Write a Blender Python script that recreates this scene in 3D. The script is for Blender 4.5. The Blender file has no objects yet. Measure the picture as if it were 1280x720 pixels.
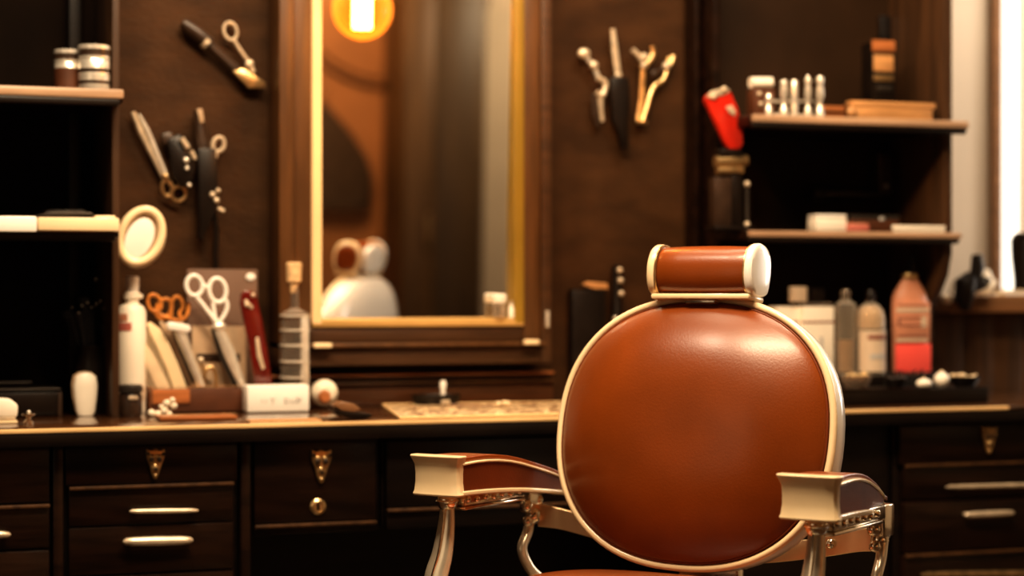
import bpy, bmesh, math, random
from mathutils import Vector, Matrix
random.seed(7)
PI = math.pi
A = math.radians(20.0)          # the station wall is turned 20 degrees from the view axis
CA, SA = math.cos(A), math.sin(A)
F = 2510.0
CAMZ = 1.066
CZ = 0.80                       # counter top height
C = bpy.context.scene.collection

# ------------------------------------------------------------------ materials
def new_mat(name):
    m = bpy.data.materials.new(name); m.use_nodes = True
    nt = m.node_tree
    return m, nt, nt.nodes['Principled BSDF']

def pm(name, col, rough=0.5, metal=0.0, var=0.15, scale=6.0, stretch=(1, 1, 1), bump=0.0, bscale=80.0,
       coat=0.0, spec=0.5, emis=None, estr=0.0, col2=None, detail=4.0):
    m, nt, b = new_mat(name)
    tc = nt.nodes.new('ShaderNodeTexCoord'); mp = nt.nodes.new('ShaderNodeMapping')
    mp.inputs['Scale'].default_value = stretch
    nt.links.new(tc.outputs['Object'], mp.inputs['Vector'])
    nz = nt.nodes.new('ShaderNodeTexNoise'); nz.inputs['Scale'].default_value = scale
    nz.inputs['Detail'].default_value = detail
    nt.links.new(mp.outputs[0], nz.inputs['Vector'])
    rp = nt.nodes.new('ShaderNodeValToRGB')
    c2 = col2 if col2 else tuple(c * (1 - var) for c in col)
    c1 = tuple(min(1, c * (1 + var)) for c in col)
    rp.color_ramp.elements[0].position = 0.35; rp.color_ramp.elements[1].position = 0.65
    rp.color_ramp.elements[0].color = (*c2, 1); rp.color_ramp.elements[1].color = (*c1, 1)
    nt.links.new(nz.outputs['Fac'], rp.inputs['Fac']); nt.links.new(rp.outputs['Color'], b.inputs['Base Color'])
    b.inputs['Roughness'].default_value = rough; b.inputs['Metallic'].default_value = metal
    b.inputs['Coat Weight'].default_value = coat; b.inputs['Coat Roughness'].default_value = 0.24 if 'leather' in name else 0.12
    b.inputs['Specular IOR Level'].default_value = spec
    if bump > 0:
        n2 = nt.nodes.new('ShaderNodeTexNoise'); n2.inputs['Scale'].default_value = bscale
        n2.inputs['Detail'].default_value = 5
        nt.links.new(mp.outputs[0], n2.inputs['Vector'])
        bp = nt.nodes.new('ShaderNodeBump'); bp.inputs['Strength'].default_value = bump
        bp.inputs['Distance'].default_value = 0.004
        nt.links.new(n2.outputs['Fac'], bp.inputs['Height']); nt.links.new(bp.outputs[0], b.inputs['Normal'])
    if emis:
        b.inputs['Emission Color'].default_value = (*emis, 1); b.inputs['Emission Strength'].default_value = estr
    return m

def glass_mat(name, tint, emis=None, estr=0.0, rough=0.02, fac=0.55):
    m, nt, b = new_mat(name)
    out = nt.nodes['Material Output']
    tr = nt.nodes.new('ShaderNodeBsdfTransparent'); tr.inputs[0].default_value = (*tint, 1)
    b.inputs['Base Color'].default_value = (*tint, 1); b.inputs['Roughness'].default_value = rough
    b.inputs['Specular IOR Level'].default_value = 0.9
    if emis:
        b.inputs['Emission Color'].default_value = (*emis, 1); b.inputs['Emission Strength'].default_value = estr
    lw = nt.nodes.new('ShaderNodeLayerWeight'); lw.inputs['Blend'].default_value = 0.35
    ma = nt.nodes.new('ShaderNodeMath'); ma.operation = 'MULTIPLY_ADD'
    ma.inputs[1].default_value = fac; ma.inputs[2].default_value = 0.14
    nt.links.new(lw.outputs['Facing'], ma.inputs[0])
    mx = nt.nodes.new('ShaderNodeMixShader')
    nt.links.new(ma.outputs[0], mx.inputs[0]); nt.links.new(tr.outputs[0], mx.inputs[1])
    nt.links.new(b.outputs[0], mx.inputs[2]); nt.links.new(mx.outputs[0], out.inputs['Surface'])
    return m

def emis_mat(name, col, s):
    m, nt, b = new_mat(name)
    b.inputs['Base Color'].default_value = (*col, 1)
    b.inputs['Emission Color'].default_value = (*col, 1); b.inputs['Emission Strength'].default_value = s
    return m

M = {}
M['wood_dark'] = pm('dark stained wood', (.014, .0055, .0026), .30, var=.45, scale=5, stretch=(1.2, 9, 9), bump=.15, bscale=14, spec=.45)
M['wood_black'] = pm('near black wood', (.007, .0035, .002), .38, var=.4, scale=5, stretch=(1, 8, 8), spec=.4)
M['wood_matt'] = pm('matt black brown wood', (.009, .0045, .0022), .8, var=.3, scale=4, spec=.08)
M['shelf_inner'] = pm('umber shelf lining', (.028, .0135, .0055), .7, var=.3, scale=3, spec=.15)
M['wood_side'] = pm('brown side panel', (.060, .027, .010), .5, var=.35, scale=4, stretch=(6, 6, .8))
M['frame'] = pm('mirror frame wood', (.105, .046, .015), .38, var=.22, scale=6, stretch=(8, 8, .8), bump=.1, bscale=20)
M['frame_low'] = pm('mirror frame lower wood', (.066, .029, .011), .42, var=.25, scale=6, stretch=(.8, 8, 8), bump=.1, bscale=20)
M['redwood'] = pm('reddish splashback wood', (.085, .031, .011), .32, var=.3, scale=5, stretch=(.8, 8, 10))
M['counter'] = pm('polished counter wood', (.085, .036, .014), .16, var=.4, scale=4, stretch=(.7, 7, 7), coat=.6)
M['edge'] = pm('pale counter edge highlight', (.86, .56, .27), .3, var=.2, scale=8, stretch=(.6, 6, 6))  # pale tone paints the highlight along the counter's front edge
M['shelf_edge'] = pm('pale shelf edge', (.44, .28, .175), .32, var=.22, scale=6, stretch=(.6, 6, 6))  # overhead light on the shelf fronts, put into a paler colour
M['wall'] = pm('brown pressed wallcovering', (.050, .022, .0075), .6, var=.25, scale=7, stretch=(1, 1, 2.2), bump=.4, bscale=55, spec=.15, detail=6)
M['gold_glow'] = pm('golden bead with painted glow', (.75, .50, .22), .3, metal=.2, emis=(1, .56, .23), estr=.52)  # light on the left bead, painted in as emission; no lamp
M['gold'] = pm('golden bead', (.58, .35, .12), .3, metal=.3, emis=(1, .50, .14), estr=.10)  # bottom bead, given a weak glow to look lit
M['gold_glow_dim'] = pm('golden bead with dim painted glow', (.30, .18, .03), .4, metal=.3, emis=(.9, .42, .02), estr=.08)  # right bead: same gold painted dimmer, with a faint glow
M['brass'] = pm('aged brass', (.72, .50, .25), .28, metal=.9, var=.25, scale=40)
M['chrome'] = pm('warm chrome', (.92, .82, .66), .17, metal=1, var=.04, scale=30, bump=.04, bscale=60)
M['link'] = pm('satin champagne metal', (.85, .62, .38), .3, metal=.75, var=.06, scale=20)
M['post'] = pm('bright ribbed chrome', (.95, .84, .66), .28, metal=.72, var=.05, scale=30)
M['steel'] = pm('polished steel', (.92, .84, .72), .25, metal=.6, var=.1, scale=40)
M['pale_metal'] = pm('pale worn metal', (.68, .56, .41), .35, metal=.45, var=.15, scale=40)
M['leather'] = pm('tan brown leather', (.215, .047, .0045), .33, var=.14, scale=5, bump=.08, bscale=260, coat=.30, spec=.5)
M['leather_dark'] = pm('oxblood brown leather', (.17, .036, .008), .48, var=.2, scale=6, bump=.12, bscale=220, coat=.04, spec=.3)
M['enamel'] = pm('cream enamel', (.95, .74, .46), .28, var=.05, scale=8, coat=.5)
M['enamel_white'] = pm('white enamel', (.95, .90, .82), .22, var=.03, scale=8, coat=.6)
M['white'] = pm('white plastic', (.93, .84, .70), .4, var=.04, scale=12)
M['white_box'] = pm('white card', (.94, .90, .82), .5, var=.03, scale=12)
M['cream'] = pm('cream celluloid', (.72, .55, .36), .4, var=.12, scale=16)
M['tan'] = pm('tan card', (.46, .32, .20), .6, var=.12, scale=12)
M['grey_board'] = pm('taupe board', (.15, .085, .055), .6, var=.12, scale=8)
M['black'] = pm('black plastic', (.010, .006, .004), .35, var=.2, scale=20, spec=.35)
M['black_soft'] = pm('black bristle', (.010, .007, .006), .8, var=.3, scale=60)
M['grey_dark'] = pm('dark grey metal', (.055, .045, .037), .35, metal=.5, var=.2, scale=20)
M['clip_brown'] = pm('dark bakelite', (.040, .022, .013), .35, var=.25, scale=30)
M['red'] = pm('red lacquer', (.50, .022, .010), .2, var=.12, scale=18, coat=.6, emis=(1, .03, .01), estr=.01)  # trace of glow added to the lacquer colour
M['dark_red'] = pm('dark red lacquer', (.12, .010, .006), .15, var=.2, scale=18, coat=.8)
M['amber'] = pm('amber tortoiseshell', (.62, .24, .055), .3, var=.35, scale=60)
M['tan_wood'] = pm('honey wood', (.55, .28, .11), .4, var=.2, scale=10, stretch=(1, 8, 8))
M['copper_wood'] = pm('copper toned wood', (.42, .15, .05), .3, var=.25, scale=8, stretch=(1, 8, 8), coat=.4)
M['box_brown'] = pm('brown leather box', (.10, .035, .015), .45, var=.2, scale=20)
M['cork'] = pm('cork', (.72, .48, .25), .7, var=.2, scale=90)
M['pink_liquid'] = pm('pink red tonic', (.80, .10, .075), .25, var=.06, scale=8, emis=(1, .12, .09), estr=.10)  # glow added to the tonic, which is no light source
M['pink_label'] = pm('salmon bottle label', (.62, .28, .17), .45, var=.12, scale=14)
M['pink_print'] = pm('dusky pink print', (.52, .16, .12), .5, var=.1)
M['label_print'] = pm('brown label print', (.30, .13, .09), .6, var=.1)
M['grey_print'] = pm('faint grey print', (.50, .48, .45), .6, var=.1)
M['label'] = pm('cream bottle label', (.68, .54, .40), .5, var=.06)
M['towel'] = pm('white towelling', (.84, .74, .58), .9, var=.06, bump=.6, bscale=150)
M['beige'] = pm('warm beige paint', (.58, .47, .35), .7, var=.04, scale=3)
M['wall_dim'] = pm('brown room wall', (.10, .055, .03), .7, var=.1, scale=3)
M['orange_wall'] = pm('burnt orange plaster', (.46, .19, .06), .7, var=.12, scale=3)
M['wardrobe'] = pm('dark olive brown wood', (.11, .055, .018), .5, var=.2, scale=3, stretch=(6, 6, .6))
M['wardrobe_dark'] = pm('darker olive brown wood', (.07, .038, .014), .5, var=.2, scale=3, stretch=(6, 6, .6))
M['cloth_dark'] = pm('dark wool cloth', (.075, .042, .020), .9, var=.2, scale=20)
M['floor'] = pm('dark floorboards', (.035, .018, .009), .35, var=.35, scale=3, stretch=(1, 9, 1))
M['ceiling'] = pm('dim ceiling', (.16, .11, .07), .8, var=.06, scale=2)
M['panel_wood'] = pm('ribbed walnut', (.075, .034, .013), .45, var=.35, scale=9, stretch=(7, 7, .5), bump=.3, bscale=12)
M['ledge_wood'] = pm('walnut ledge', (.24, .12, .055), .35, var=.2, scale=6, stretch=(.8, 7, 7))
M['led_white'] = emis_mat('white light tube', (1, .93, .80), 1.5)
M['glass_clear'] = glass_mat('clear glass', (.80, .72, .60))
M['glass_smoke'] = glass_mat('smoky glass', (.62, .52, .42))
M['bulb_glass'] = glass_mat('amber bulb glass', (1, .62, .22), emis=(1, .30, .03), estr=1.6, fac=.5)
M['filament'] = emis_mat('glowing filament', (1, .55, .2), 95)
mm, nt, b = new_mat('mirror silvering')
nz = nt.nodes.new('ShaderNodeTexNoise'); nz.inputs['Scale'].default_value = 2.0
rp = nt.nodes.new('ShaderNodeValToRGB'); rp.color_ramp.elements[0].color = (.86, .85, .80, 1); rp.color_ramp.elements[1].color = (.92, .9, .86, 1)
nt.links.new(nz.outputs['Fac'], rp.inputs['Fac']); nt.links.new(rp.outputs['Color'], b.inputs['Base Color'])
b.inputs['Metallic'].default_value = 1; b.inputs['Roughness'].default_value = 0.015
M['mirror'] = mm
# speckled woven mat
mm, nt, b = new_mat('woven speckled mat')
tc = nt.nodes.new('ShaderNodeTexCoord'); vo = nt.nodes.new('ShaderNodeTexVoronoi'); vo.inputs['Scale'].default_value = 58
nt.links.new(tc.outputs['Object'], vo.inputs['Vector'])
rp = nt.nodes.new('ShaderNodeValToRGB'); rp.color_ramp.elements[0].color = (.95, .72, .42, 1); rp.color_ramp.elements[1].color = (.14, .06, .02, 1)
rp.color_ramp.elements[0].position = .34; rp.color_ramp.elements[1].position = .52
nt.links.new(vo.outputs['Distance'], rp.inputs['Fac']); nt.links.new(rp.outputs['Color'], b.inputs['Base Color'])
bp = nt.nodes.new('ShaderNodeBump'); bp.inputs['Strength'].default_value = .6; bp.invert = True
nt.links.new(vo.outputs['Distance'], bp.inputs['Height']); nt.links.new(bp.outputs[0], b.inputs['Normal'])
b.inputs['Roughness'].default_value = .5
M['mat'] = mm

# ------------------------------------------------------------------ geometry
def depth(x, Y):
    return Y / (CA - (x - 640) / F * SA)
def P(x, y, Y):
    """where the sight line of a photo point meets a plane parallel to the station wall"""
    t = depth(x, Y); dx = (x - 640) / F
    return Vector((t * (dx * CA + SA), Y, CAMZ + t * (360 - y) / F))
def K(x, Y): return depth(x, Y) / F
def on_counter(x, y, z=CZ):
    t = (CAMZ - z) * F / (y - 360); dx = (x - 640) / F
    return Vector((t * (dx * CA + SA), t * (CA - dx * SA), z))
def camw(x, d, z=0.0): return Vector((x * CA + d * SA, -x * SA + d * CA, z))

class MB:
    def __init__(s): s.bm = bmesh.new()
    def box(s, x0, x1, y0, y1, z0, z1, bev=0.0, seg=2, mat=None):
        t = bmesh.new()
        bmesh.ops.create_cube(t, size=1)
        for v in t.verts:
            v.co = Vector((x0 + (v.co.x + .5) * (x1 - x0), y0 + (v.co.y + .5) * (y1 - y0), z0 + (v.co.z + .5) * (z1 - z0)))
        if bev > 0:
            bev = min(bev, .45 * min(abs(x1 - x0), abs(y1 - y0), abs(z1 - z0)))
            bmesh.ops.bevel(t, geom=t.edges[:] , offset=bev, segments=seg, affect='EDGES', profile=.5)
        s.join(t, mat); return s
    def join(s, t, mat=None):
        if mat is not None:
            for v in t.verts: v.co = mat @ v.co
        me = bpy.data.meshes.new('t'); t.to_mesh(me); t.free(); s.bm.from_mesh(me); bpy.data.meshes.remove(me)
    def lathe(s, prof, c=(0, 0, 0), seg=28, sy=1.0, mat=None):
        t = bmesh.new(); rings = []
        for r, z in prof:
            if r < 1e-6: rings.append([t.verts.new((c[0], c[1], c[2] + z))])
            else: rings.append([t.verts.new((c[0] + r * math.cos(2 * PI * i / seg), c[1] + sy * r * math.sin(2 * PI * i / seg), c[2] + z)) for i in range(seg)])
        for a, b_ in zip(rings, rings[1:]):
            for i in range(seg):
                j = (i + 1) % seg
                if len(a) == 1 and len(b_) == 1: continue
                if len(a) == 1: t.faces.new((a[0], b_[j], b_[i]))
                elif len(b_) == 1: t.faces.new((a[i], a[j], b_[0]))
                else: t.faces.new((a[i], a[j], b_[j], b_[i]))
        if len(rings[0]) > 1: t.faces.new(rings[0])
        if len(rings[-1]) > 1: t.faces.new(rings[-1])
        bmesh.ops.recalc_face_normals(t, faces=t.faces[:])
        s.join(t, mat); return s
    def tube(s, pts, r, seg=10, closed=False, flat=1.0, mat=None):
        pts = [Vector(p) for p in pts]; n = len(pts)
        rs = r if isinstance(r, (list, tuple)) else [r] * n
        t = bmesh.new(); rings = []; up = None
        for i, p in enumerate(pts):
            a = pts[(i - 1) % n] if (closed or i > 0) else p
            b_ = pts[(i + 1) % n] if (closed or i < n - 1) else p
            d = (b_ - a).normalized() if (b_ - a).length > 1e-9 else Vector((0, 0, 1))
            if up is None:
                up = Vector((0, 1, 0)) if abs(d.y) < .9 else Vector((1, 0, 0))
            side = d.cross(up).normalized(); u2 = side.cross(d).normalized(); up = u2
            rings.append([t.verts.new(p + side * rs[i] * math.cos(2 * PI * k / seg) + u2 * rs[i] * flat * math.sin(2 * PI * k / seg)) for k in range(seg)])
        m_ = n if closed else n - 1
        for i in range(m_):
            a, b_ = rings[i], rings[(i + 1) % n]
            for k in range(seg):
                j = (k + 1) % seg
                t.faces.new((a[k], a[j], b_[j], b_[k]))
        if not closed:
            t.faces.new(rings[0]); t.faces.new(rings[-1])
        bmesh.ops.recalc_face_normals(t, faces=t.faces[:])
        s.join(t, mat); return s
    def prism(s, poly, y0, y1, bev=0.0, plane='xz', mat=None):
        t = bmesh.new()
        def mk(u, v, w): return {'xz': (u, w, v), 'xy': (u, v, w), 'yz': (w, u, v)}[plane]
        a = [t.verts.new(mk(u, v, y0)) for u, v in poly]; b_ = [t.verts.new(mk(u, v, y1)) for u, v in poly]
        t.faces.new(a); t.faces.new(b_[::-1]); n = len(poly)
        for i in range(n): t.faces.new((a[i], b_[i], b_[(i + 1) % n], a[(i + 1) % n]))
        bmesh.ops.recalc_face_normals(t, faces=t.faces[:])
        if bev > 0:
            es = [e for e in t.edges if len(e.link_faces) == 2 and e.calc_face_angle(0) > .6]
            bmesh.ops.bevel(t, geom=es, offset=bev, segments=2, affect='EDGES', profile=.5)
        s.join(t, mat); return s
    def ball(s, c, r, sc=(1, 1, 1), seg=16, mat=None):
        t = bmesh.new(); bmesh.ops.create_uvsphere(t, u_segments=seg, v_segments=seg // 2 + 2, radius=r)
        for v in t.verts: v.co = Vector((c[0] + v.co.x * sc[0], c[1] + v.co.y * sc[1], c[2] + v.co.z * sc[2]))
        s.join(t, mat); return s
    def loft(s, secs, cap=True, mat=None):
        t = bmesh.new(); R = [[t.verts.new(p) for p in q] for q in secs]; n = len(secs[0])
        for a, b_ in zip(R, R[1:]):
            for i in range(n): t.faces.new((a[i], a[(i + 1) % n], b_[(i + 1) % n], b_[i]))
        if cap: t.faces.new(R[0]); t.faces.new(R[-1])
        bmesh.ops.recalc_face_normals(t, faces=t.faces[:])
        s.join(t, mat); return s
    def build(s, name, mat, parent=None, loc=None, sharp=35, bevel=0.0, subsurf=0):
        me = bpy.data.meshes.new(name); s.bm.to_mesh(me); s.bm.free()
        me.materials.append(M[mat] if isinstance(mat, str) else mat)
        for p in me.polygons: p.use_smooth = True
        me.set_sharp_from_angle(angle=math.radians(sharp))
        o = bpy.data.objects.new(name, me); C.objects.link(o)
        if parent is not None: o.parent = parent
        if loc is not None: o.location = loc
        if bevel > 0:
            bv = o.modifiers.new('bevel', 'BEVEL'); bv.width = bevel; bv.segments = 3; bv.limit_method = 'ANGLE'
        if subsurf:
            ss = o.modifiers.new('subdiv', 'SUBSURF'); ss.levels = subsurf; ss.render_levels = subsurf
        return o

def tag(o, label, cat, group=None, kind=None):
    o['label'] = label; o['category'] = cat
    if group: o['group'] = group
    if kind: o['kind'] = kind
    return o
def thing(name, label, cat, loc=(0, 0, 0), rotz=0, group=None):
    o = bpy.data.objects.new(name, None); C.objects.link(o)
    o.location = loc; o.rotation_euler = (0, 0, rotz); o.empty_display_size = .05
    return tag(o, label, cat, group)
def struct(name, mb, mat, label=None):
    o = mb.build(name, mat); o['kind'] = 'structure'
    if label: o['label'] = label; 
    o['category'] = name.split('_')[0]
    return o

class Sk:
    """a small thing sketched at a depth plane Y; parts are given in photo pixels, converted to metres round its base"""
    def __init__(s, name, label, cat, x, y, Y, group=None):
        s.Y = Y; s.o = P(x, y, Y); s.root = thing(name, label, cat, s.o, 0, group); s.k = K(x, Y); s.kx = s.k / (CA - (x - 640) / F * SA)
    def p(s, x, y, dy=0.0):
        q = P(x, y, s.Y) - s.o; return Vector((q.x, dy, q.z))
    def tube(s, name, mat, pts, r, dy=0.0, closed=False, seg=10, flat=1.0, parent=None, smooth=True):
        q = [s.p(a[0], a[1], a[2] if len(a) > 2 else dy) for a in pts]
        if smooth and len(q) > 2 and not isinstance(r, (list, tuple)): q = spline(q, closed)
        rr = [v * s.k for v in r] if isinstance(r, (list, tuple)) else r * s.k
        return MB().tube(q, rr, seg, closed, flat).build(name, mat, parent or s.root)
    def slab(s, name, mat, poly, d0, d1, bev=.0008, parent=None):
        q = [s.p(a, b_) for a, b_ in poly]
        return MB().prism([(v.x, v.z) for v in q], d0, d1, bev).build(name, mat, parent or s.root)
    def box(s, name, mat, x0, x1, y0, y1, d0, d1, bev=.002, parent=None):
        a = s.p(x0, y1); b_ = s.p(x1, y0)
        return MB().box(a.x, b_.x, d0, d1, a.z, b_.z, bev).build(name, mat, parent or s.root)
    def lathe(s, name, mat, cx, prof, dy=0.0, parent=None, sy=1.0, seg=28):
        """prof: [(radius px, y px)] from the bottom up"""
        c = s.p(cx, prof[0][1])
        pr = [(r * s.k, s.p(cx, y).z - c.z) for r, y in prof]
        return MB().lathe(pr, (c.x, dy, c.z), seg, sy).build(name, mat, parent or s.root)
    def ball(s, name, mat, x, y, r, dy=0.0, sc=(1, 1, 1), parent=None):
        c = s.p(x, y, dy); return MB().ball(c, r * s.k, sc).build(name, mat, parent or s.root)
    def balls(s, name, mat, lst, dy=0.0, parent=None):
        for x, y, r in lst: MB().ball(s.p(x, y, dy), r * s.k, seg=10).build(name, mat, parent or s.root)
def spline(q, closed=False, n=6):
    out = []; L = len(q)
    def g(i): return q[i % L] if closed else q[max(0, min(L - 1, i))]
    for i in range(L if closed else L - 1):
        p0, p1, p2, p3 = g(i - 1), g(i), g(i + 1), g(i + 2)
        for k in range(n):
            t = k / n
            out.append(.5 * ((2 * p1) + (p2 - p0) * t + (2 * p0 - 5 * p1 + 4 * p2 - p3) * t * t + (3 * p1 - p0 - 3 * p2 + p3) * t ** 3))
    if not closed: out.append(q[-1])
    return out
def ell(cx, cy, rx, ry, rot=0, n=14):
    r = math.radians(rot)
    return [(cx + rx * math.cos(2 * PI * i / n) * math.cos(r) - ry * math.sin(2 * PI * i / n) * math.sin(r),
             cy + rx * math.cos(2 * PI * i / n) * math.sin(r) + ry * math.sin(2 * PI * i / n) * math.cos(r)) for i in range(n)]

# ------------------------------------------------------------------ the room
WY = 4.42                     # station wall
XL, XR, YR = -2.2, 5.0, -3.2
YF = 5.25                     # far wall beyond the ledge
H = 2.9
struct('floor', MB().box(XL - .1, XR + .1, YR - .1, YF + .1, -.1, 0), 'floor')
struct('ceiling', MB().box(XL - .1, XR + .1, YR - .1, YF + .1, H, H + .1), 'ceiling')
xw = P(1190, 300, 4.15).x     # right end of the station wall
struct('wall_back', MB().box(XL, xw, WY, WY + .12, 0, H), 'wall')
struct('wall_left', MB().box(XL - .1, XL, YR, YF, 0, H), 'wall_dim')
struct('wall_right', MB().box(XR, XR + .1, YR, YF, 0, H), 'beige')
struct('wall_rear', MB().box(XL, XR, YR - .1, YR, 0, H), 'beige')
struct('wall_far', MB().box(XL, XR, YF, YF + .1, 0, H), 'beige')
struct('baseboard_rear', MB().box(XL, XR, YR, YR + .02, 0, .12, .004), 'wood_dark')
# narrow upright trims on the station wall
a = P(855, 300, WY).x; b2 = P(876, 300, 4.36).x
struct('trim_1', MB().box(a, b2, 4.36, WY, CZ, H, .004), 'wood_dark')
# half height panelled partition with a ledge, at the right
px0 = P(1166, 450, WY + .02).x
m = MB()
x = px0
while x < XR - .05:
    m.box(x, x + .0895, WY + .02, WY + .10, 0, 1.03, .0015); x += .09
struct('wall_partition', m, 'panel_wood')
zl = P(1230, 369, 4.40).z
struct('trim_2', MB().box(P(1188, 380, 4.36).x, XR, 4.36, 4.72, P(1230, 391, 4.36).z, zl, .006), 'ledge_wood')

# ------------------------------------------------------------------ the mirror, its reflection map and the lamp
MY = 4.35
TILT = math.radians(1.45)
mp0 = P(520, 400, MY)
mn = Vector((0, -math.cos(TILT), -math.sin(TILT)))
def reflect(v): return v - 2 * (v - mp0).dot(mn) * mn
def mirrored(x, y, t):
    """real place of what the mirror shows at a photo point, at optical distance t"""
    dx = (x - 640) / F
    return reflect(Vector((t * (dx * CA + SA), t * (CA - dx * SA), CAMZ + t * (360 - y) / F)))
def mirrored_y(x, y, Yr):
    lo, hi = 4.6, 40
    for _ in range(60):
        mid = (lo + hi) / 2
        if mirrored(x, y, mid).y > Yr: lo = mid
        else: hi = mid
    return mirrored(x, y, lo)

fy = 4.33
def fx(x, Y=fy): return P(x, 300, Y).x
def fz(y, x=520, Y=fy): return P(x, y, Y).z
mir = thing('wall_mirror', 'large wall mirror in a brown wooden frame with a golden inner bead', 'mirror', (fx(517), WY - .001, fz(430)))
ox, oy, oz = mir.location
TOP = 2.15
def mbx(name, mat, x0, x1, y0, y1, z0, z1, bev=.002, parent=mir):
    return MB().box(x0 - ox, x1 - ox, y0 - oy, y1 - oy, z0 - oz, z1 - oz, bev).build(name, mat, parent)
zb = fz(408)
x0, x1, x2 = fx(347), fx(366), fx(389)
mbx('frame_side', 'frame', x0, x1, 4.315, WY - .001, fz(428), TOP, .004)
mbx('frame_side', 'frame', x1, x2, 4.325, WY - .001, fz(428), TOP, .003)
mbx('bead', 'gold_glow', x2, fx(400, 4.335), 4.316, WY - .01, fz(404), TOP - .05, .003)
mbx('bead', 'gold_glow_dim', fx(643.5, 4.318), fx(655, 4.32), 4.317, WY - .01, fz(404, 645), TOP - .05, .003)
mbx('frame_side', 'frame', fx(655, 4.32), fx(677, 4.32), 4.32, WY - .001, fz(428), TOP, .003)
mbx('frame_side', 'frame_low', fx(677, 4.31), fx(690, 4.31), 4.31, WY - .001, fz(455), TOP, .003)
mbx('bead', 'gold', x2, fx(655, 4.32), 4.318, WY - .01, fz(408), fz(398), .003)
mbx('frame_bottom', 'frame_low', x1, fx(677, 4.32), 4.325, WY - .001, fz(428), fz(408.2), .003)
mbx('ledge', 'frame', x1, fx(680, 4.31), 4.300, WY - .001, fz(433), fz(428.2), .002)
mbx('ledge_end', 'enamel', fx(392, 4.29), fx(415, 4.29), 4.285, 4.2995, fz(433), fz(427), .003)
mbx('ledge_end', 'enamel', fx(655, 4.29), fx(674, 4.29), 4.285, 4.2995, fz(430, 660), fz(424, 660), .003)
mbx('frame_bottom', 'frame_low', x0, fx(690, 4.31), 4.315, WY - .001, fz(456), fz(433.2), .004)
mbx('frame_top', 'frame', x0, fx(690, 4.31), 4.315, WY - .001, TOP + .002, TOP + .09, .004)
mbx('hinge', 'steel', fx(682, 4.305), fx(686, 4.305), 4.300, 4.3095, fz(409, 684), fz(388, 684), .001)
# the glass leans forward a touch
gz0, gz1 = fz(401), TOP
gx0, gx1 = fx(396), fx(650)
def gy(z): return MY - (z - mp0.z) * math.tan(TILT)
m = MB(); m.loft([[(gx0 - ox, gy(gz0) - oy, gz0 - oz), (gx1 - ox, gy(gz0) - oy, gz0 - oz), (gx1 - ox, gy(gz0) + .006 - oy, gz0 - oz), (gx0 - ox, gy(gz0) + .006 - oy, gz0 - oz)],
                  [(gx0 - ox, gy(gz1) - oy, gz1 - oz), (gx1 - ox, gy(gz1) - oy, gz1 - oz), (gx1 - ox, gy(gz1) + .006 - oy, gz1 - oz), (gx0 - ox, gy(gz1) + .006 - oy, gz1 - oz)]])
m.build('mirror_glass', 'mirror', mir)

# hanging filament lamp in front of the mirror, seen only in it
bp_ = mirrored(453, 12, 5.15)
R = 38 / F * 5.15
lamp = thing('pendant_lamp', 'round amber filament bulb hanging on a cord, its glow seen in the mirror', 'lamp', (bp_.x, bp_.y, H))
dz = bp_.z - H
MB().tube([(0, 0, -.02), (0, 0, dz + R + .07)], .004).build('cord', 'black', lamp)
MB().lathe([(0, 0), (.05, 0), (.05, -.015), (.012, -.028), (0, -.028)]).build('ceiling_rose', 'brass', lamp)
MB().lathe([(.012, dz + R + .075), (.022, dz + R + .06), (.024, dz + R * .88), (.0, dz + R * .88)]).build('socket', 'brass', lamp)
prof = [(0, dz - R)]
for i in range(1, 14):
    an = -PI / 2 + i * (PI * .86) / 13
    prof.append((R * math.cos(an), dz + R * math.sin(an)))
prof.append((.018, dz + R * .98))
MB().lathe(prof, seg=32).build('bulb', 'bulb_glass', lamp)
MB().tube([(0, 0, dz + R * .8), (0, 0, dz - R * .62)], .0245).build('filament', 'filament', lamp)

# ------------------------------------------------------------------ what the mirror shows of the back of the room
YP = YR + .06
ow = [mirrored_y(q, 300, YP + .06).x for q in (360, 505)]
struct('wall_rear_panel', MB().box(ow[0] - 1.6, ow[1], YR, YP, .12, H), 'orange_wall')
wx = [mirrored_y(q, 300, YR + .5).x for q in (503, 542, 606)]
wr = thing('wardrobe', 'tall dark wardrobe at the back of the room, reflected in the mirror', 'wardrobe', ((wx[0] + wx[2]) / 2, YR + .03, 0))
w0, w1, w2 = [v - wr.location.x for v in wx]
MB().box(w0, w2, 0.0, .44, .0, 2.5, .004).build('body', 'wardrobe', wr)
MB().box(w0 + .01, w1 - .004, .441, .465, .08, 2.46, .004).build('door', 'wardrobe', wr)
MB().box(w1 + .004, w2 - .01, .441, .465, .08, 2.46, .004).build('door', 'wardrobe_dark', wr)
MB().box(w1 - .04, w1 - .03, .465, .49, .95, 1.15, .003).build('handle', 'brass', wr)
rc = mirrored_y(486, -25, YP)
rr = abs(mirrored_y(486, 110, YP).z - rc.z)
ring = thing('wall_ring', 'large dark hoop hung on the burnt orange rear wall', 'wall decoration', (rc.x - .02, YP + .005, rc.z))
MB().tube([(rr * math.cos(2 * PI * i / 64), .015, rr * math.sin(2 * PI * i / 64)) for i in range(64)], .014, closed=True).build('hoop', 'frame', ring)
MB().tube([(.92 * rr * math.cos(2 * PI * i / 64), .015, .92 * rr * math.sin(2 * PI * i / 64)) for i in range(64)], .006, closed=True).build('inner_hoop', 'frame', ring)
cp = mirrored_y(424, 185, YP)
coat = thing('hanging_coat', 'dark coat hanging on the orange rear wall, reflected in the mirror', 'coat', (cp.x, YP + .002, cp.z))
u = abs(mirrored_y(424, 185, YP).z - mirrored_y(424, 285, YP).z) / 100
def cl(pts): return [((-(a - 424)) * -u, (185 - b_) * u) for a, b_ in pts]
sec = []
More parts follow.
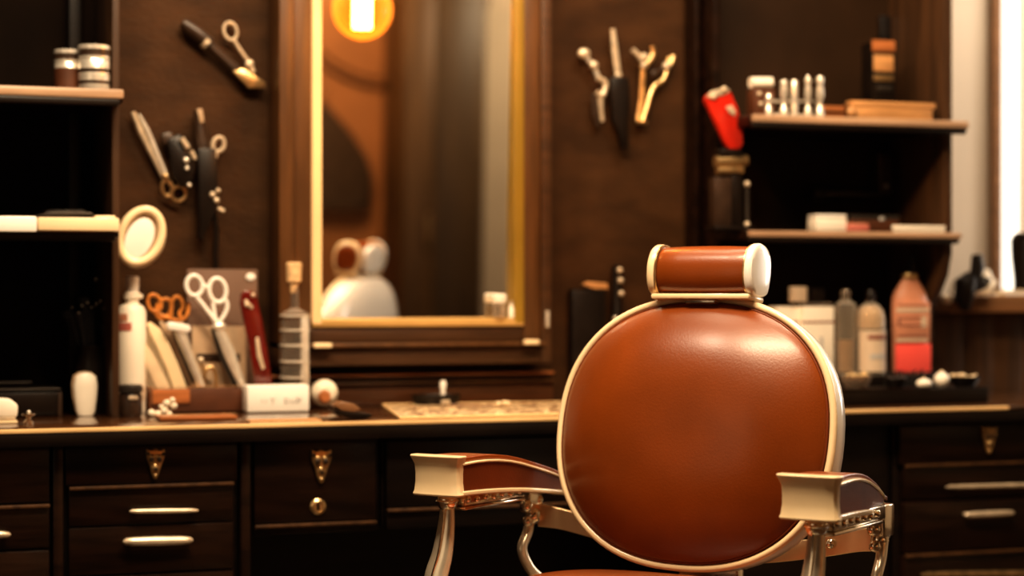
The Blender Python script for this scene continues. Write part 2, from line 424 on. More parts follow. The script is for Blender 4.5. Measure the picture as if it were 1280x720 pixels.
for zz, xa, xb in ((128, 396, 400), (142, 388, 414), (168, 380, 438), (198, 376, 458), (225, 374, 466), (262, 378, 462)):
    q = cl([(xa, zz), (xb, zz)]); cx_ = (q[0][0] + q[1][0]) / 2; hw = (q[1][0] - q[0][0]) / 2
    sec.append([(cx_ + hw * math.cos(2 * PI * i / 20), .05 + .045 * math.sin(2 * PI * i / 20) * (1 + .15 * math.cos(6 * i)), q[0][1]) for i in range(20)])
MB().loft(sec).build('cloth', 'cloth_dark', coat)
q = cl([(400, 120)])[0]
MB().tube([(q[0], 0, q[1] + .02), (q[0], .06, q[1] + .02), (q[0], .07, q[1] + .05)], .006).build('hook', 'brass', coat)

# ------------------------------------------------------------------ counter
ctr = thing('counter', 'long polished dark wood counter top with a painted highlight along its front edge', 'counter', (1.4, 3.87, CZ))
MB().box(-3.0, 1.95, .006, WY - 3.872, -.035, 0, .002).build('top', 'counter', ctr)
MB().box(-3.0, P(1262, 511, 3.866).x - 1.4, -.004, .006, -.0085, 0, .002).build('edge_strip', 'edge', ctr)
MB().box(P(1262, 511, 3.866).x - 1.4, 1.95, -.004, .006, -.0085, 0, .002).build('edge_strip', 'wood_side', ctr)  # same edge painted darker where the highlight ends
MB().box(-3.0, 1.95, -.002, .0055, -.035, -.009, .001).build('fascia', 'wood_black', ctr)
m = MB(); z5, z4, z3 = fz(470, Y=4.37), fz(480, Y=4.37), CZ
sb = thing('splashback', 'low reddish brown wooden splashback under the mirror', 'splashback', (fx(520), WY, CZ))
bx0, bx1 = fx(330) - sb.location.x, fx(700) - sb.location.x
MB().box(bx0, bx1, -.05, -.001, 0.0005, z4 - CZ, .003).build('board', 'redwood', sb)
MB().box(bx0, bx1, -.062, -.001, z4 - CZ + .0005, z4 - CZ + .006, .002).build('moulding', 'frame', sb)
MB().box(bx0, bx1, -.04, -.001, z4 - CZ + .007, z5 - CZ, .003).build('upper_board', 'redwood', sb)
MB().box(bx0, bx1, -.055, -.001, z5 - CZ + .0005, z5 - CZ + .006, .002).build('moulding', 'copper_wood', sb)

# ------------------------------------------------------------------ drawer units
FY = 3.905
def gx(x, Y=FY): return P(x, 600, Y).x
def gz(y, x, Y=FY): return P(x, y, Y).z
def ornament(root, x, y, h, mat='brass'):
    """a little skull shaped escutcheon pull"""
    c = P(x, y, FY) - root.location; u = K(x, FY) * h / 38
    m = MB()
    m.prism([(c.x + a * u, c.z + b_ * u) for a, b_ in [(-11, 19), (-5, 16), (0, 19), (6, 16), (12, 18), (12, 8), (8, -2), (5, -12), (2, -19), (-2, -19), (-5, -11), (-7, -2), (-11, 7)]], -.010, -.0005, .0015)
    m.ball((c.x - 4 * u, -.010, c.z + 8 * u), 4.0 * u, (1, .6, 1), 10); m.ball((c.x + 4.5 * u, -.010, c.z + 8 * u), 4.0 * u, (1, .6, 1), 10)
    m.ball((c.x, -.011, c.z - 5 * u), 4.2 * u, (1, .6, 1.2), 10); m.ball((c.x, -.010, c.z - 15 * u), 3 * u, (1, .8, 1), 10)
    o_ = m.build('ornament_pull', mat, root)
    for ex, ez, er in ((-4.5, 5, 3.2), (5, 5, 3.2), (.3, -7, 2.6), (-9, 13, 2), (10, 12, 2)):
        MB().ball((c.x + ex * u, -.0135, c.z + ez * u), er * u, (1, .5, 1.1), 10).build('hollow_shade', 'clip_brown', o_)  # shade of the skull's hollows, put in as dark balls
    return o_
def bar_handle(root, x0, x1, y0, y1, r, mat='pale_metal', parent=None):
    a = P(x0, y0, FY) - root.location; b_ = P(x1, y1, FY) - root.location
    u = K((x0 + x1) / 2, FY)
    m = MB(); A_, B_ = Vector((a.x, -.018, a.z)), Vector((b_.x, -.018, b_.z))
    q = [A_ + (B_ - A_) * t for t in (0, .04, .15, .5, .85, .96, 1)]
    m.tube(q, [r * u * s for s in (.35, .8, 1, 1.1, 1, .8, .35)])
    for t in (.08, .92):
        c = A_ + (B_ - A_) * t; m.tube([(c.x, -.018, c.z), (c.x, .004, c.z)], r * u * .7)
    return m.build('handle', mat, parent or root)
def unit(name, label, x0, x1, zbot):
    X0, X1 = gx(x0), gx(x1)
    r = thing(name, label, 'drawer unit', ((X0 + X1) / 2, FY, 0))
    MB().box(X0 - r.location.x, X1 - r.location.x, .022, .46, zbot, CZ - .036, .002).build('carcass', 'wood_black', r)
    return r
def front(root, x0, x1, ya, yb, mat='wood_dark', lip=False, name='drawer', xm=None):
    xm = xm or (x0 + x1) / 2
    X0, X1 = gx(x0) - root.location.x, gx(x1) - root.location.x; z1, z0 = gz(ya, xm), gz(yb, xm)
    d = MB().box(X0, X1, 0, .021, z0, z1, .003).build(name, mat, root)
    if lip:
        zz = z1 if lip == 'top' else z0
        MB().box(X0, X1, -.010, .0, zz - .004, zz + .003, .002).build('lip', 'panel_wood', d)
    return d
ZB = 0.0
un = unit('drawer_unit', 'dark drawer unit at the far left, a pale bar handle low down', -190, 66, ZB)
front(un, -185, 62, 560, 632); d = front(un, -185, 62, 636, 690, lip='top'); bar_handle(un, -62, 12, 667, 667, 4.5)
front(un, -185, 62, 693, 800)
m = MB().box(gx(66.5), gx(79.5), FY + .0, FY + .46, 0, CZ - .036, .003)
tag(m.build('upright_post', 'wood_dark'), 'narrow dark upright between the two leftmost drawer units', 'post')
un = unit('drawer_unit', 'dark unit with a skull ornament above two close pale bar handles', 80, 300, ZB)
front(un, 82, 297, 555, 604); ornament(un, 193, 579, 38)
front(un, 86, 292, 607, 655, lip='top'); bar_handle(un, 160, 246, 638, 637, 2.8)
front(un, 86, 292, 656.5, 716); bar_handle(un, 152, 239, 676, 674, 5.5)
front(un, 86, 292, 718, 800)
m = MB().box(gx(301), gx(313.5), FY + .0, FY + .46, 0, CZ - .036, .003)
tag(m.build('upright_post', 'wood_dark'), 'narrow brown upright left of the drawer with round lock', 'post')
un = unit('drawer_box', 'hanging dark drawer with a skull ornament above a round keyhole plate', 315, 478, gz(668, 395))
front(un, 318, 470, 549, 652); ornament(un, 400, 582, 42)
front(un, 318, 470, 655, 667, lip='top', name='rail')
c = P(397, 633, FY) - un.location
u = K(397, FY)
rot = Matrix.Translation((c.x, -.001, c.z)) @ Matrix.Rotation(PI / 2, 4, 'X')
MB().lathe([(10 * u, 0), (10 * u, .003), (7 * u, .006), (6 * u, .003), (0, .003)], mat=rot).build('lock_plate', 'brass', un)
MB().box(c.x - 1.5 * u, c.x + 1.5 * u, -.0075, -.003, c.z - 4 * u, c.z + 4 * u, .0005).build('keyhole', 'black', un)
un = unit('drawer_box', 'wide plain dark drawer over the knee space, partly behind the chair', 480, 880, gz(655, 600))
front(un, 483, 876, 546, 627, mat='wood_black'); front(un, 483, 876, 630, 654, lip='top', name='rail', mat='wood_black')
m = MB().box(gx(884), gx(1118), FY + .02, FY + .46, 0, CZ - .036, .003)
tag(m.build('cabinet', 'wood_black'), 'plain near black cabinet front directly behind the right armrest', 'cabinet')
un = unit('drawer_unit', 'dark drawer unit at the far right with blurred skull ornament', 1122, 1420, ZB)
front(un, 1125, 1415, 528, 577); ornament(un, 1234, 550, 34)
front(un, 1130, 1410, 580, 623, lip='top', xm=1200); bar_handle(un, 1177, 1330, 608, 604, 2.8)
front(un, 1130, 1410, 625, 688, xm=1200); bar_handle(un, 1201, 1262, 643, 640, 4.0)
front(un, 1130, 1410, 691, 760, lip='top', xm=1200); bar_handle(un, 1146, 1330, 717, 715, 4.0, 'brass')
struct('wall_knee', MB().box(gx(66), gx(1420), FY + .475, FY + .50, 0, CZ - .036), 'wood_black')

# ------------------------------------------------------------------ shelf units
def shelf_unit(name, label, X0, X1, yf, shelves, ztop, zbase, ends, lining):
    r = thing(name, label, 'shelf', ((X0 + X1) / 2, WY - .002, zbase))
    ox, oy, oz = r.location
    MB().box(X0 - ox, X1 - ox, -.012, 0, 0, ztop - oz, .001).build('back_panel', lining, r)
    for z, y0, th, e0, e1 in shelves:
        s_ = MB().box(e0 - ox, e1 - ox, y0 + .012 - oy, -.0125, z - th - oz, z - oz, .002).build('shelf_board', 'wood_dark', r)
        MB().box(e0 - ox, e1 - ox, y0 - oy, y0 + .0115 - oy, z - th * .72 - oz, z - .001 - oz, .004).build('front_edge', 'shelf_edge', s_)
        MB().box(e0 - ox, e1 - .008 - ox, y0 + .003 - oy, y0 + .0115 - oy, z - th * 1.25 - oz, z - th * .74 - oz, .002).build('under_moulding', 'wood_black', s_)
    return r
# right unit
ru = None
X1 = P(1190, 200, 4.15).x; X0 = P(878, 200, 4.36).x + .001
s1f, s2f = 4.10, 4.12
z1 = P(1080, 146.5, s1f).z; z2 = P(1080, 289, s2f).z
shR = [(z1, s1f, .026, X0 + .002, P(1212, 150, s1f).x), (z2, s2f, .022, X0 + .002, P(1203, 290, s2f).x)]
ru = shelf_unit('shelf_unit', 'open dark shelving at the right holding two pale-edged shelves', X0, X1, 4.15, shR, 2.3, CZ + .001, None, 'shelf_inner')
ox, oy, oz = ru.location
zt, zc = 2.3, z2 - .03
prof = [(-.0125, 0), (-.0125, zt - oz), (4.15 - oy, zt - oz), (4.15 - oy, zc - oz - .02), (4.165 - oy, zc - oz - .07), (4.20 - oy, zc - oz - .12), (4.235 - oy, zc - oz - .15), (4.235 - oy, 0)]
MB().prism(prof, X1 - .022 - ox, X1 - ox, .001, 'yz').build('side_panel', 'wood_side', ru)
MB().box(X0 - ox, X0 + .016 - ox, 4.30 - oy, -.0125, 0, zt - oz, .001).build('side_panel', 'wood_dark', ru)
# iron brackets
for (xa, ya, yb) in ((1106, 190, 247), (885, 40, 74), (1106, 20, 120)):
    a_ = P(xa, ya, 4.40) - ru.location; b_ = P(xa, yb, 4.40) - ru.location
    MB().box(a_.x - .018, a_.x + .018, -.026, -.0125, b_.z, a_.z, .003).build('bracket_plate', 'wood_black', ru)
# left unit
X1l = P(149, 200, 4.16).x; X0l = -.6
s1, s2 = 4.09, 4.06
zl1 = P(70, 108, s1).z; zl2 = P(70, 274.5, s2).z
shL = [(zl1, s1, .028, X0l, P(155, 110, s1).x), (zl2, s2, .034, X0l, P(150, 280, s2).x)]
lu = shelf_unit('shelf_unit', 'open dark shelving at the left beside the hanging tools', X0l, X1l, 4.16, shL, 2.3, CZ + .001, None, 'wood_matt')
ox, oy, oz = lu.location
MB().box(X1l - .014 - ox, X1l - ox, 4.16 - oy, -.0125, 0, 2.3 - oz, .001).build('side_panel', 'wood_side', lu)
MB().box(X1l - .075 - ox, X1l - .05 - ox, 4.36 - oy, -.0125, 0, 2.3 - oz, .001).build('upright', 'wood_black', lu)

# ------------------------------------------------------------------ things on the left shelves
for (xa, xb, yt, dark, lab, Y) in ((98, 137, 50, True, 'banded metal tin with a dark lid band, nearer the shelf end', 4.17), (68, 101, 55, False, 'slightly shorter banded metal tin on the left upper shelf', 4.2)):
    s = Sk('metal_tin', lab, 'tin', (xa + xb) / 2, 107.4, Y, 'tins on the left upper shelf')
    s.root.location.z = zl1; c = (xa + xb) / 2; r = (xb - xa) / 2
    hpx = 107.4 - yt
    s.lathe('body', 'steel', c, [(r * .96, 107.4), (r, 106), (r, 107.4 - hpx * .68), (r * .96, 107.4 - hpx * .7)])
    s.lathe('lid', 'steel', c, [(r * 1.03, 107.4 - hpx * .705), (r * 1.03, 107.4 - hpx * .98), (r * .95, yt), (0, yt)])
    s.lathe('lid_band', 'clip_brown', c, [(r * 1.05, 107.4 - hpx * .76), (r * 1.05, 107.4 - hpx * .9)])
    if dark:
        s.lathe('label_band', 'clip_brown', c, [(r * 1.01, 107.4 - hpx * .15), (r * 1.01, 107.4 - hpx * .22)])
        s.lathe('label_band', 'clip_brown', c, [(r * 1.01, 107.4 - hpx * .40), (r * 1.01, 107.4 - hpx * .48)])
    else:
        s.lathe('label_band', 'box_brown', c, [(r * 1.01, 107.4 - hpx * .08), (r * 1.01, 107.4 - hpx * .55)])
k = K(70, 4.06)
# lower left shelf: folded white cloth over the edge and cases
o = thing('folded_towel', 'long folded white cloth covering the front of the lower left shelf', 'towel', P(20, 276, 4.05))
o.location.z = zl2 + .0005
ax = P(-70, 280, 4.05).x - o.location.x; bx_ = P(45.5, 280, 4.05).x - o.location.x
MB().box(ax, bx_, -.012, .0095, -.026, .0045, .003).build('fold', 'enamel_white', o)
MB().box(ax, bx_ - .002, .010, .08, .0005, .006, .002).build('layer', 'tan', o)
o = thing('folded_towel', 'shorter folded cream cloth at the end of the lower left shelf', 'towel', P(97, 276, 4.05))
o.location.z = zl2 + .0005
ax = P(46.5, 280, 4.05).x - o.location.x; bx_ = P(148, 280, 4.05).x - o.location.x
MB().box(ax, bx_, -.012, .0095, -.023, .0035, .003).build('fold', 'enamel', o)
MB().box(bx_ - .045, bx_ - .004, .010, .08, .0005, .009, .002).build('layer', 'enamel', o)
s = Sk('comb_case', 'flat dark grey case lying on the cloths of the lower left shelf', 'case', 80, 273, 4.10)
s.root.location.z = zl2 + .0075
s.slab('body', 'grey_dark', [(38, 273), (118, 272), (112, 268), (90, 267), (60, 267.5)], -.02, .03, .001)
s.slab('lid', 'black', [(50, 266.8), (108, 266.5), (103, 264.5), (60, 265)], -.015, .025, .0005)

# oval mirror hanging at the shelf end
s = Sk('oval_mirror', 'tilted cream oval mirror hanging beside the lower left shelf end', 'mirror', 175, 296, 4.22)
s.tube('rim', 'enamel', ell(176, 295, 25, 34, 22, 22), 5.2, dy=0, closed=True)
s.tube('outer_rim', 'pale_metal', ell(178, 298, 27, 36, 22, 22), 2.6, dy=.012, closed=True)
s.slab('glass', 'enamel_white', ell(174, 298, 17, 27, 24, 26), -.003, .004)  # bright reflection painted as a plain white disc
s.slab('backing', 'tan', ell(176, 296, 25, 34, 22, 26), .005, .010)
MB().tube([s.p(190, 290, .01), Vector((s.p(190, 290).x, WY - 4.22 - .002, s.p(190, 290).z))], .006).build('wall_arm', 'grey_dark', s.root)

# ------------------------------------------------------------------ old tools hung on the left wall
TW = 4.395
def peg(s, x, y): MB().tube([s.p(x, y, -.004), s.p(x, y, WY - TW + .0015)], .003).build('peg', 'brass', s.root)
s = Sk('hair_clipper', 'long dark hand clipper with a brass comb head, hung aslant top left', 'clipper', 265, 65, TW)
s.tube('handle', 'clip_brown', [(228, 28), (236, 34), (262, 55)], [6, 9, 8.5], smooth=False)
s.tube('ferrule', 'pale_metal', [(255, 51), (260, 55)], 9.2, smooth=False)
s.tube('shaft', 'clip_brown', [(262, 56), (298, 90)], [5.5, 6.5], smooth=False)
s.slab('comb_head', 'brass', [(290, 90), (303, 86), (320, 97), (331, 104), (328, 109), (309, 110)], -.012, .008)
m = MB()
for i in range(7): m.tube([s.p(308 + i * 3.4, 104, -.012), s.p(310 + i * 3.4, 110.5, -.012)], .0012)
m.build('comb_teeth', 'brass', s.root)
peg(s, 245, 42)
s = Sk('thinning_shears', 'small shears with one pale finger ring, beside the aslant clipper', 'scissors', 300, 60, TW)
s.tube('finger_ring', 'pale_metal', ell(288, 39, 8, 11, -15, 12), 2.2, closed=True)
s.tube('shank', 'pale_metal', [(292, 50), (302, 65), (312, 79)], 2.6)
s.ball('pivot', 'pale_metal', 312, 80, 6, sc=(1, .6, 1)); s.tube('tip', 'pale_metal', [(312, 80), (317, 90)], 3)
peg(s, 288, 30)
s = Sk('long_scissors', 'long pale scissors hung point up with both rings below', 'scissors', 185, 185, TW)
s.tube('blade', 'pale_metal', [(166, 140), (176, 165), (205, 222)], [3.2, 4.2, 3.6], smooth=False)
s.tube('blade', 'steel', [(173, 143), (183, 163), (208, 222)], [2.0, 4.0, 3.0], dy=-.006, smooth=False)
s.tube('finger_ring', 'brass', ell(209, 235, 6.5, 10, -10, 12), 2.2, closed=True)
s.tube('finger_ring', 'brass', ell(223, 242, 9, 9, 0, 12), 2.2, closed=True)
s.tube('shank', 'brass', [(206, 220), (214, 232), (219, 235)], 2.2); s.ball('pivot', 'brass', 206, 220, 4, dy=-.006)
peg(s, 172, 150)
s = Sk('hand_clipper', 'squat black hand clipper with chrome studs beside long scissors', 'clipper', 226, 200, TW)
s.slab('body', 'black', [(207, 176), (222, 168), (238, 182), (243, 210), (238, 228), (226, 236), (215, 222), (211, 196)], -.02, .006, .004)
s.slab('cover', 'clip_brown', [(200, 168), (212, 165), (220, 176), (212, 186), (203, 180)], -.012, .006, .003)
s.tube('lever', 'pale_metal', [(224, 174), (232, 186)], [4, 3.4], dy=-.026, smooth=False)
s.tube('lever', 'pale_metal', [(236, 190), (241, 200)], [3.4, 2.6], dy=-.026, smooth=False)
s.balls('stud', 'steel', [(230, 201, 4), (231, 211, 3), (234, 232, 3)], dy=-.023); peg(s, 214, 174)
s = Sk('electric_clipper', 'tall dark corded clipper with one white ring, hung point down', 'clipper', 258, 210, TW)
s.tube('handle', 'clip_brown', [(247, 138), (250, 165), (254, 190)], [5, 7.5, 8.5], smooth=False)
s.slab('handle_cap', 'tan', [(244, 137), (251, 136), (254, 152), (249, 156)], -.016, -.008, .002)
s.slab('body', 'black', [(245, 186), (268, 186), (270, 230), (268, 262), (252, 300), (246, 300), (246, 230)], -.022, .006, .004)
s.tube('finger_ring', 'pale_metal', ell(272, 181, 7, 9, 15, 12), 2.6, dy=-.01, closed=True)
s.tube('ring_shank', 'pale_metal', [(266, 188), (268, 196), (262, 197)], 2.6, dy=-.016)
s.balls('stud', 'pale_metal', [(263, 244, 4), (270, 239, 3.2), (268, 251, 4), (272, 262, 3), (276, 264, 3)], dy=-.022)
s.tube('cord', 'black', [(266, 262), (270, 290), (269, 320), (271, 352)], 3.6, dy=-.004)
peg(s, 250, 146)

# ------------------------------------------------------------------ tools hung on the right wall
s = Sk('hand_clipper', 'jointed steel hand clipper, leftmost tool right of the mirror', 'clipper', 742, 110, TW)
s.ball('knob', 'pale_metal', 730, 67, 8.5, sc=(1, .6, .8)); s.tube('link', 'steel', [(730, 68), (742, 84), (748, 98)], 3.2)
s.ball('joint', 'pale_metal', 742, 82, 5.5, dy=-.004, sc=(1, .6, 1))
s.tube('jaw', 'pale_metal', [(746, 98), (756, 104), (752, 120), (745, 115)], 3.6, dy=-.004)
s.tube('handle', 'pale_metal', [(750, 118), (751, 135), (753, 152)], [4.5, 3.2, 2.4], smooth=False); s.tube('handle', 'clip_brown', [(743, 116), (744, 140), (748, 158)], [3, 4, 3], dy=.004, smooth=False)
peg(s, 742, 84)
s = Sk('straight_razor', 'open straight razor with pale upper blade and long black scales', 'razor', 771, 110, TW)
s.tube('blade', 'pale_metal', [(766, 36), (769, 65), (773, 96)], [3.2, 4.5, 4.2], smooth=False, flat=.5)
s.slab('scales', 'black', [(762, 97), (784, 97), (786, 130), (783, 165), (784, 186), (776, 187), (771, 165), (764, 150), (762, 120)], -.012, .006, .004)
s.ball('pivot', 'pale_metal', 773, 94, 5, sc=(1, .7, .8)); peg(s, 768, 60)
s = Sk('curling_pliers', 'brass toned spread pliers with forked ends, rightmost hung tool', 'pliers', 815, 110, TW)
s.tube('arm', 'brass', [(803, 74), (803, 95), (801, 125), (797, 151)], 3.6); s.tube('arm', 'brass', [(836, 72), (830, 98), (816, 110), (808, 135), (803, 152)], 3.2, dy=-.003)
s.tube('fork', 'pale_metal', [(790, 62), (798, 70), (806, 82)], 3.4, dy=-.002); s.tube('fork', 'brass', [(815, 58), (815, 70), (805, 84)], 3.4, dy=-.002)
s.tube('fork', 'brass', [(841, 70), (838, 80), (832, 84)], 3.2, dy=-.004); s.balls('joint', 'pale_metal', [(804, 71, 4.6), (803, 83, 4), (832, 83, 5.5)], dy=-.005)
s.tube('tie', 'brass', [(796, 152), (808, 153)], 3); s.ball('disc', 'clip_brown', 818, 92, 5, sc=(1, .5, 1))
s.tube('cross_link', 'clip_brown', [(804, 84), (818, 90), (832, 84)], 1.8)
peg(s, 803, 80)

# ------------------------------------------------------------------ things on the right shelves
def on_z(s, z): s.root.location.z = z; return s
Yu = 4.17
s = on_z(Sk('ring_box', 'small brown box with a thick white roll lid, left end of upper shelf', 'box', 953, 142, Yu), z1)
s.box('body', 'box_brown', 940, 966, 108, 142, -.012, .03, .003)
s.tube('roll', 'white', [(940, 99), (966, 99)], 7, dy=.008, seg=16)
s.balls('stud', 'pale_metal', [(946, 114, 3), (958, 116, 2.6), (948, 127, 3.4), (957, 131, 3)], dy=-.013)
s = on_z(Sk('razor_stand', 'low wire rack carrying five upright silver razor handles', 'rack', 995, 142, Yu - .02), z1)
s.tube('rail', 'steel', [(958, 122), (1020, 122)], 1.9, dy=.006, smooth=False)
s.box('base', 'steel', 958, 1026, 140, 142, -.014, .018, .001)
for xx in (962, 1024): s.tube('post', 'steel', [(xx, 122), (xx, 141)], 1.3, dy=.012, smooth=False)
for i, (xx, yt, r) in enumerate(((961, 112, 4.4), (980, 94, 5), (993, 95, 4.4), (1010, 90, 4.4), (1025, 88, 5))):
    pos = ('short first', 'second', 'plain straight third', 'pointed fourth', 'thick rightmost')[i]
    q = on_z(Sk('silver_razor', pos + ' of the five silver razor handles on the upper shelf', 'razor', xx, 140, Yu - .045, 'upright silver razor handles'), z1)
    zt_ = yt
    if i == 2: pr = [(0, 142), (r, 142), (r, 126), (r * .9, 124), (r, 122), (r, yt + 3), (r * .7, yt), (0, yt)]
    else: pr = [(0, 142), (r, 141), (r * 1.05, 132), (r * .55, 127), (r * .6, 119), (r, 116), (r * .95, 104 + (8 if i == 0 else 0)), (r * .6, 102 + (10 if i == 0 else 0)), (r * 1.05, zt_ + 6), (r * .8, zt_ + 2), (0, zt_)]
    if i == 0: pr = [(0, 142), (r, 141), (r * 1.05, 132), (r * .55, 128), (r * .6, 122), (r, 119), (r * .7, 114), (0, 112)]
    q.lathe('handle', 'steel', xx, pr)
    if i == 3: q.ball('tip', 'steel', xx, 91, 2.6)
s = on_z(Sk('wooden_box', 'long honey coloured wooden box lying on the upper right shelf', 'box', 1110, 144, 4.15), z1)
s.box('body', 'tan_wood', 1066, 1165, 127, 144, -.004, .026, .003); s.box('lid', 'tan_wood', 1064, 1168, 123.4, 126.8, -.006, .028, .0015)
s.ball('end_knob', 'tan_wood', 1064, 134, 7, dy=-.004, sc=(1, .6, 1))
s = on_z(Sk('wooden_block', 'short reddish wooden block left of the honey coloured box', 'block', 1042, 143, 4.19), z1)
s.box('body', 'copper_wood', 1027, 1056, 126, 143, -.004, .03, .003)
s.box('groove', 'wood_dark', 1028, 1055, 133, 134.5, -.0055, -.0035, .0003)
s = on_z(Sk('dark_bottle', 'tall black square bottle with gold and brown label bands', 'bottle', 1103, 145, 4.24), z1)
s.box('body', 'black', 1089, 1119, 44, 143, -.005, .05, .005); s.box('cap', 'copper_wood', 1088, 1117, 42, 55, -.0085, -.0052, .0015)
s.box('label', 'tan_wood', 1090, 1115, 60, 80, -.0085, -.0052, .0012); s.box('label_band', 'brass', 1090, 1115, 85, 92, -.0085, -.0052, .001)
s.box('label_band', 'grey_dark', 1094, 1113, 98, 105, -.0085, -.0052, .001)
s.box('label_band', 'grey_dark', 1094, 1115, 119, 122, -.0085, -.0052, .0008)
s = on_z(Sk('flat_cream_card', 'small pale card at the right end of the upper right shelf', 'card', 1180, 145, 4.15), z1)
s.box('card', 'tan', 1172, 1190, 144, 146, -.0, .02, .0004)
# lower right shelf
s = on_z(Sk('lotion_jar', 'short white jar on the lower right shelf', 'jar', 1037, 287, 4.19), z2)
s.box('body', 'white', 1018, 1057, 270, 287, -.01, .04, .006); s.box('lid', 'enamel_white', 1019, 1056, 265.5, 269.6, -.009, .039, .002)
s = on_z(Sk('soap_bar', 'small pink soap bar between white jar and dark case', 'soap', 1073, 288, 4.17), z2)
s.box('bar', 'pink_print', 1061, 1085, 279, 288, -.008, .03, .003)
s.box('top_face', 'pink_label', 1063, 1083, 277.5, 278.8, -.006, .028, .0005)
s = on_z(Sk('razor_case', 'dark brown case with a small grey clasp on the lower shelf', 'case', 1105, 288, 4.22), z2)
s.box('body', 'box_brown', 1062, 1124, 272, 288, -.005, .04, .003); s.box('lid', 'grey_dark', 1062, 1124, 266, 271.6, -.005, .04, .002)
s.ball('clasp', 'grey_print', 1101, 271, 3.4, dy=-.006, sc=(1.3, .4, .8))
s = on_z(Sk('white_comb', 'long flat white comb lying at the right of the lower shelf', 'comb', 1150, 288, 4.145), z2)
s.box('spine', 'white', 1117, 1182, 280, 284.5, 0, .01, .001)
m = MB()
for i in range(30):
    xx = 1118.5 + i * 2.13; a_ = s.p(xx, 288.5); b_ = s.p(xx + 1.5, 284); m.box(a_.x, b_.x, .001, .009, a_.z, b_.z)
m.build('teeth', 'white', s.root)
s = Sk('hair_straightener', 'dark grey bar tool fixed across the back of lower right bay', 'hair tool', 1060, 245, 4.37)
s.box('bar', 'grey_dark', 1028, 1097, 240, 246, -.02, .0, .003); s.box('head', 'black', 1012, 1028, 236, 250, -.025, .005, .004)
s.box('clip', 'clip_brown', 1096, 1116, 191, 244, -.01, .037, .003); s.ball('screw', 'grey_print', 1105, 233, 3, dy=-.011, sc=(1, .5, 1))
s.box('mount', 'black', 1030, 1044, 241, 246, .0, .037, .001)
# stand with the red clipper
s = on_z(Sk('clipper_stand', 'black stand with a brass collar and chrome side rod', 'stand', 912, 288, 4.19), z2)
s.box('base', 'black', 887, 937, 283, 288, -.03, .03, .003); s.box('column', 'clip_brown', 890, 912, 222, 283, -.015, .02, .004)
s.box('column', 'black', 913, 926, 218, 283, -.012, .02, .004)
s.tube('rod', 'grey_dark', [(931, 234), (931, 282)], 2.6, dy=-.012, smooth=False); s.balls('rod_end', 'pale_metal', [(931, 230, 4.2), (931, 280, 4)], dy=-.012)
s.tube('collar', 'brass', [(894, 202), (933, 200)], 7.5, dy=0, seg=16); s.tube('collar', 'brass', [(896, 213), (928, 212)], 5.5, dy=0, seg=16)
s.box('cradle', 'black', 898, 926, 186, 196, -.012, .018, .003)
s.box('neck', 'black', 903, 920, 194, 222, -.004, .014, .003)
s2 = Sk('red_clipper', 'bright red lacquered hair clipper leaning in the black stand', 'clipper', 912, 187, 4.19)
s2.slab('body', 'red', [(879, 124), (884, 117), (905, 112), (912, 116), (920, 134), (926, 160), (927, 180), (923, 187), (911, 188), (905, 180)], -.010, .010, .004)
s2.slab('blade_plate', 'pale_metal', [(880, 122), (885, 115), (905, 109), (910, 114), (905, 118), (886, 124)], -.013, -.0105, .001)
s2.balls('screw', 'pale_metal', [(889, 122, 3.6), (902, 112, 3.8)], dy=-.013)
s2.slab('switch', 'pale_metal', [(904, 134), (912, 132), (917, 140), (915, 146), (909, 142)], -.014, -.0105, .0012)

# ------------------------------------------------------------------ jar on the mirror ledge
s = Sk('glass_jar', 'small glass jar with a white lid on the mirror ledge', 'jar', 626, 397.5, 4.323)
s.root.location.z = fz(398, 520) + .0005
zz = s.root.location.z - s.o.z
s.lathe('glass', 'glass_clear', 624, [(0, 397.5), (8, 397.5), (8.5, 395), (8.5, 381), (6, 379), (0, 379)], seg=20)
s.lathe('lid', 'white', 624, [(9, 379), (9.5, 377), (9.5, 370), (8, 368), (0, 367.5)], seg=20)
s = Sk('glass_vial', 'tiny pale vial right of the lidded jar on mirror ledge', 'vial', 639, 397.5, 4.323)
s.root.location.z = fz(398, 520) + .0005
s.lathe('body', 'white', 639, [(0, 397.5), (3.6, 397.5), (3.6, 386), (2.4, 384), (2.4, 380), (0, 379)], seg=16)
s.lathe('cap', 'pale_metal', 639, [(2.8, 380), (2.8, 376.5), (0, 376)], seg=16)

# ------------------------------------------------------------------ counter, left side
def CS(name, label, cat, x, y, group=None, z=CZ):
    q = on_counter(x, y, z); s = Sk(name, label, cat, x, y, q.y, group); s.root.location = q; s.o = q.copy(); return s
s = CS('black_case', 'long low black case at the left end of the counter', 'case', 38, 521)
s.box('body', 'black', -50, 76, 490, 521, .0, .09, .003); s.box('lid', 'grey_dark', -50, 77, 485, 489.5, -.002, .092, .002)
s.box('lid_rim', 'grey_dark', -40, 43, 478, 481, .03, .08, .001); s.box('handle_bar', 'black', -40, 40, 481, 485, .035, .075, .001)
s.box('strap', 'clip_brown', 72, 77.5, 490, 520, -.004, .094, .001)
s = CS('soap_dish', 'white rounded soap block on a flat pale dish, far left', 'soap', 6, 529)
s.slab('soap', 'white', [(-16, 521), (21, 521), (22, 506), (12, 498), (-16, 497)], -.015, .02, .005)
s.box('dish', 'enamel', -22, 21, 525, 529, -.02, .026, .002); s.box('dish_foot', 'pale_metal', -20, 19, 521.2, 524.7, -.016, .022, .001)
s = CS('chrome_knob', 'tiny chrome stopper beside the white soap block', 'stopper', 36, 531)
s.lathe('base', 'chrome', 36, [(0, 531), (6, 531), (6.5, 527), (3, 524), (3, 521), (8, 519), (8, 517), (0, 516)])
s.ball('tip', 'steel', 36, 515, 2.5)
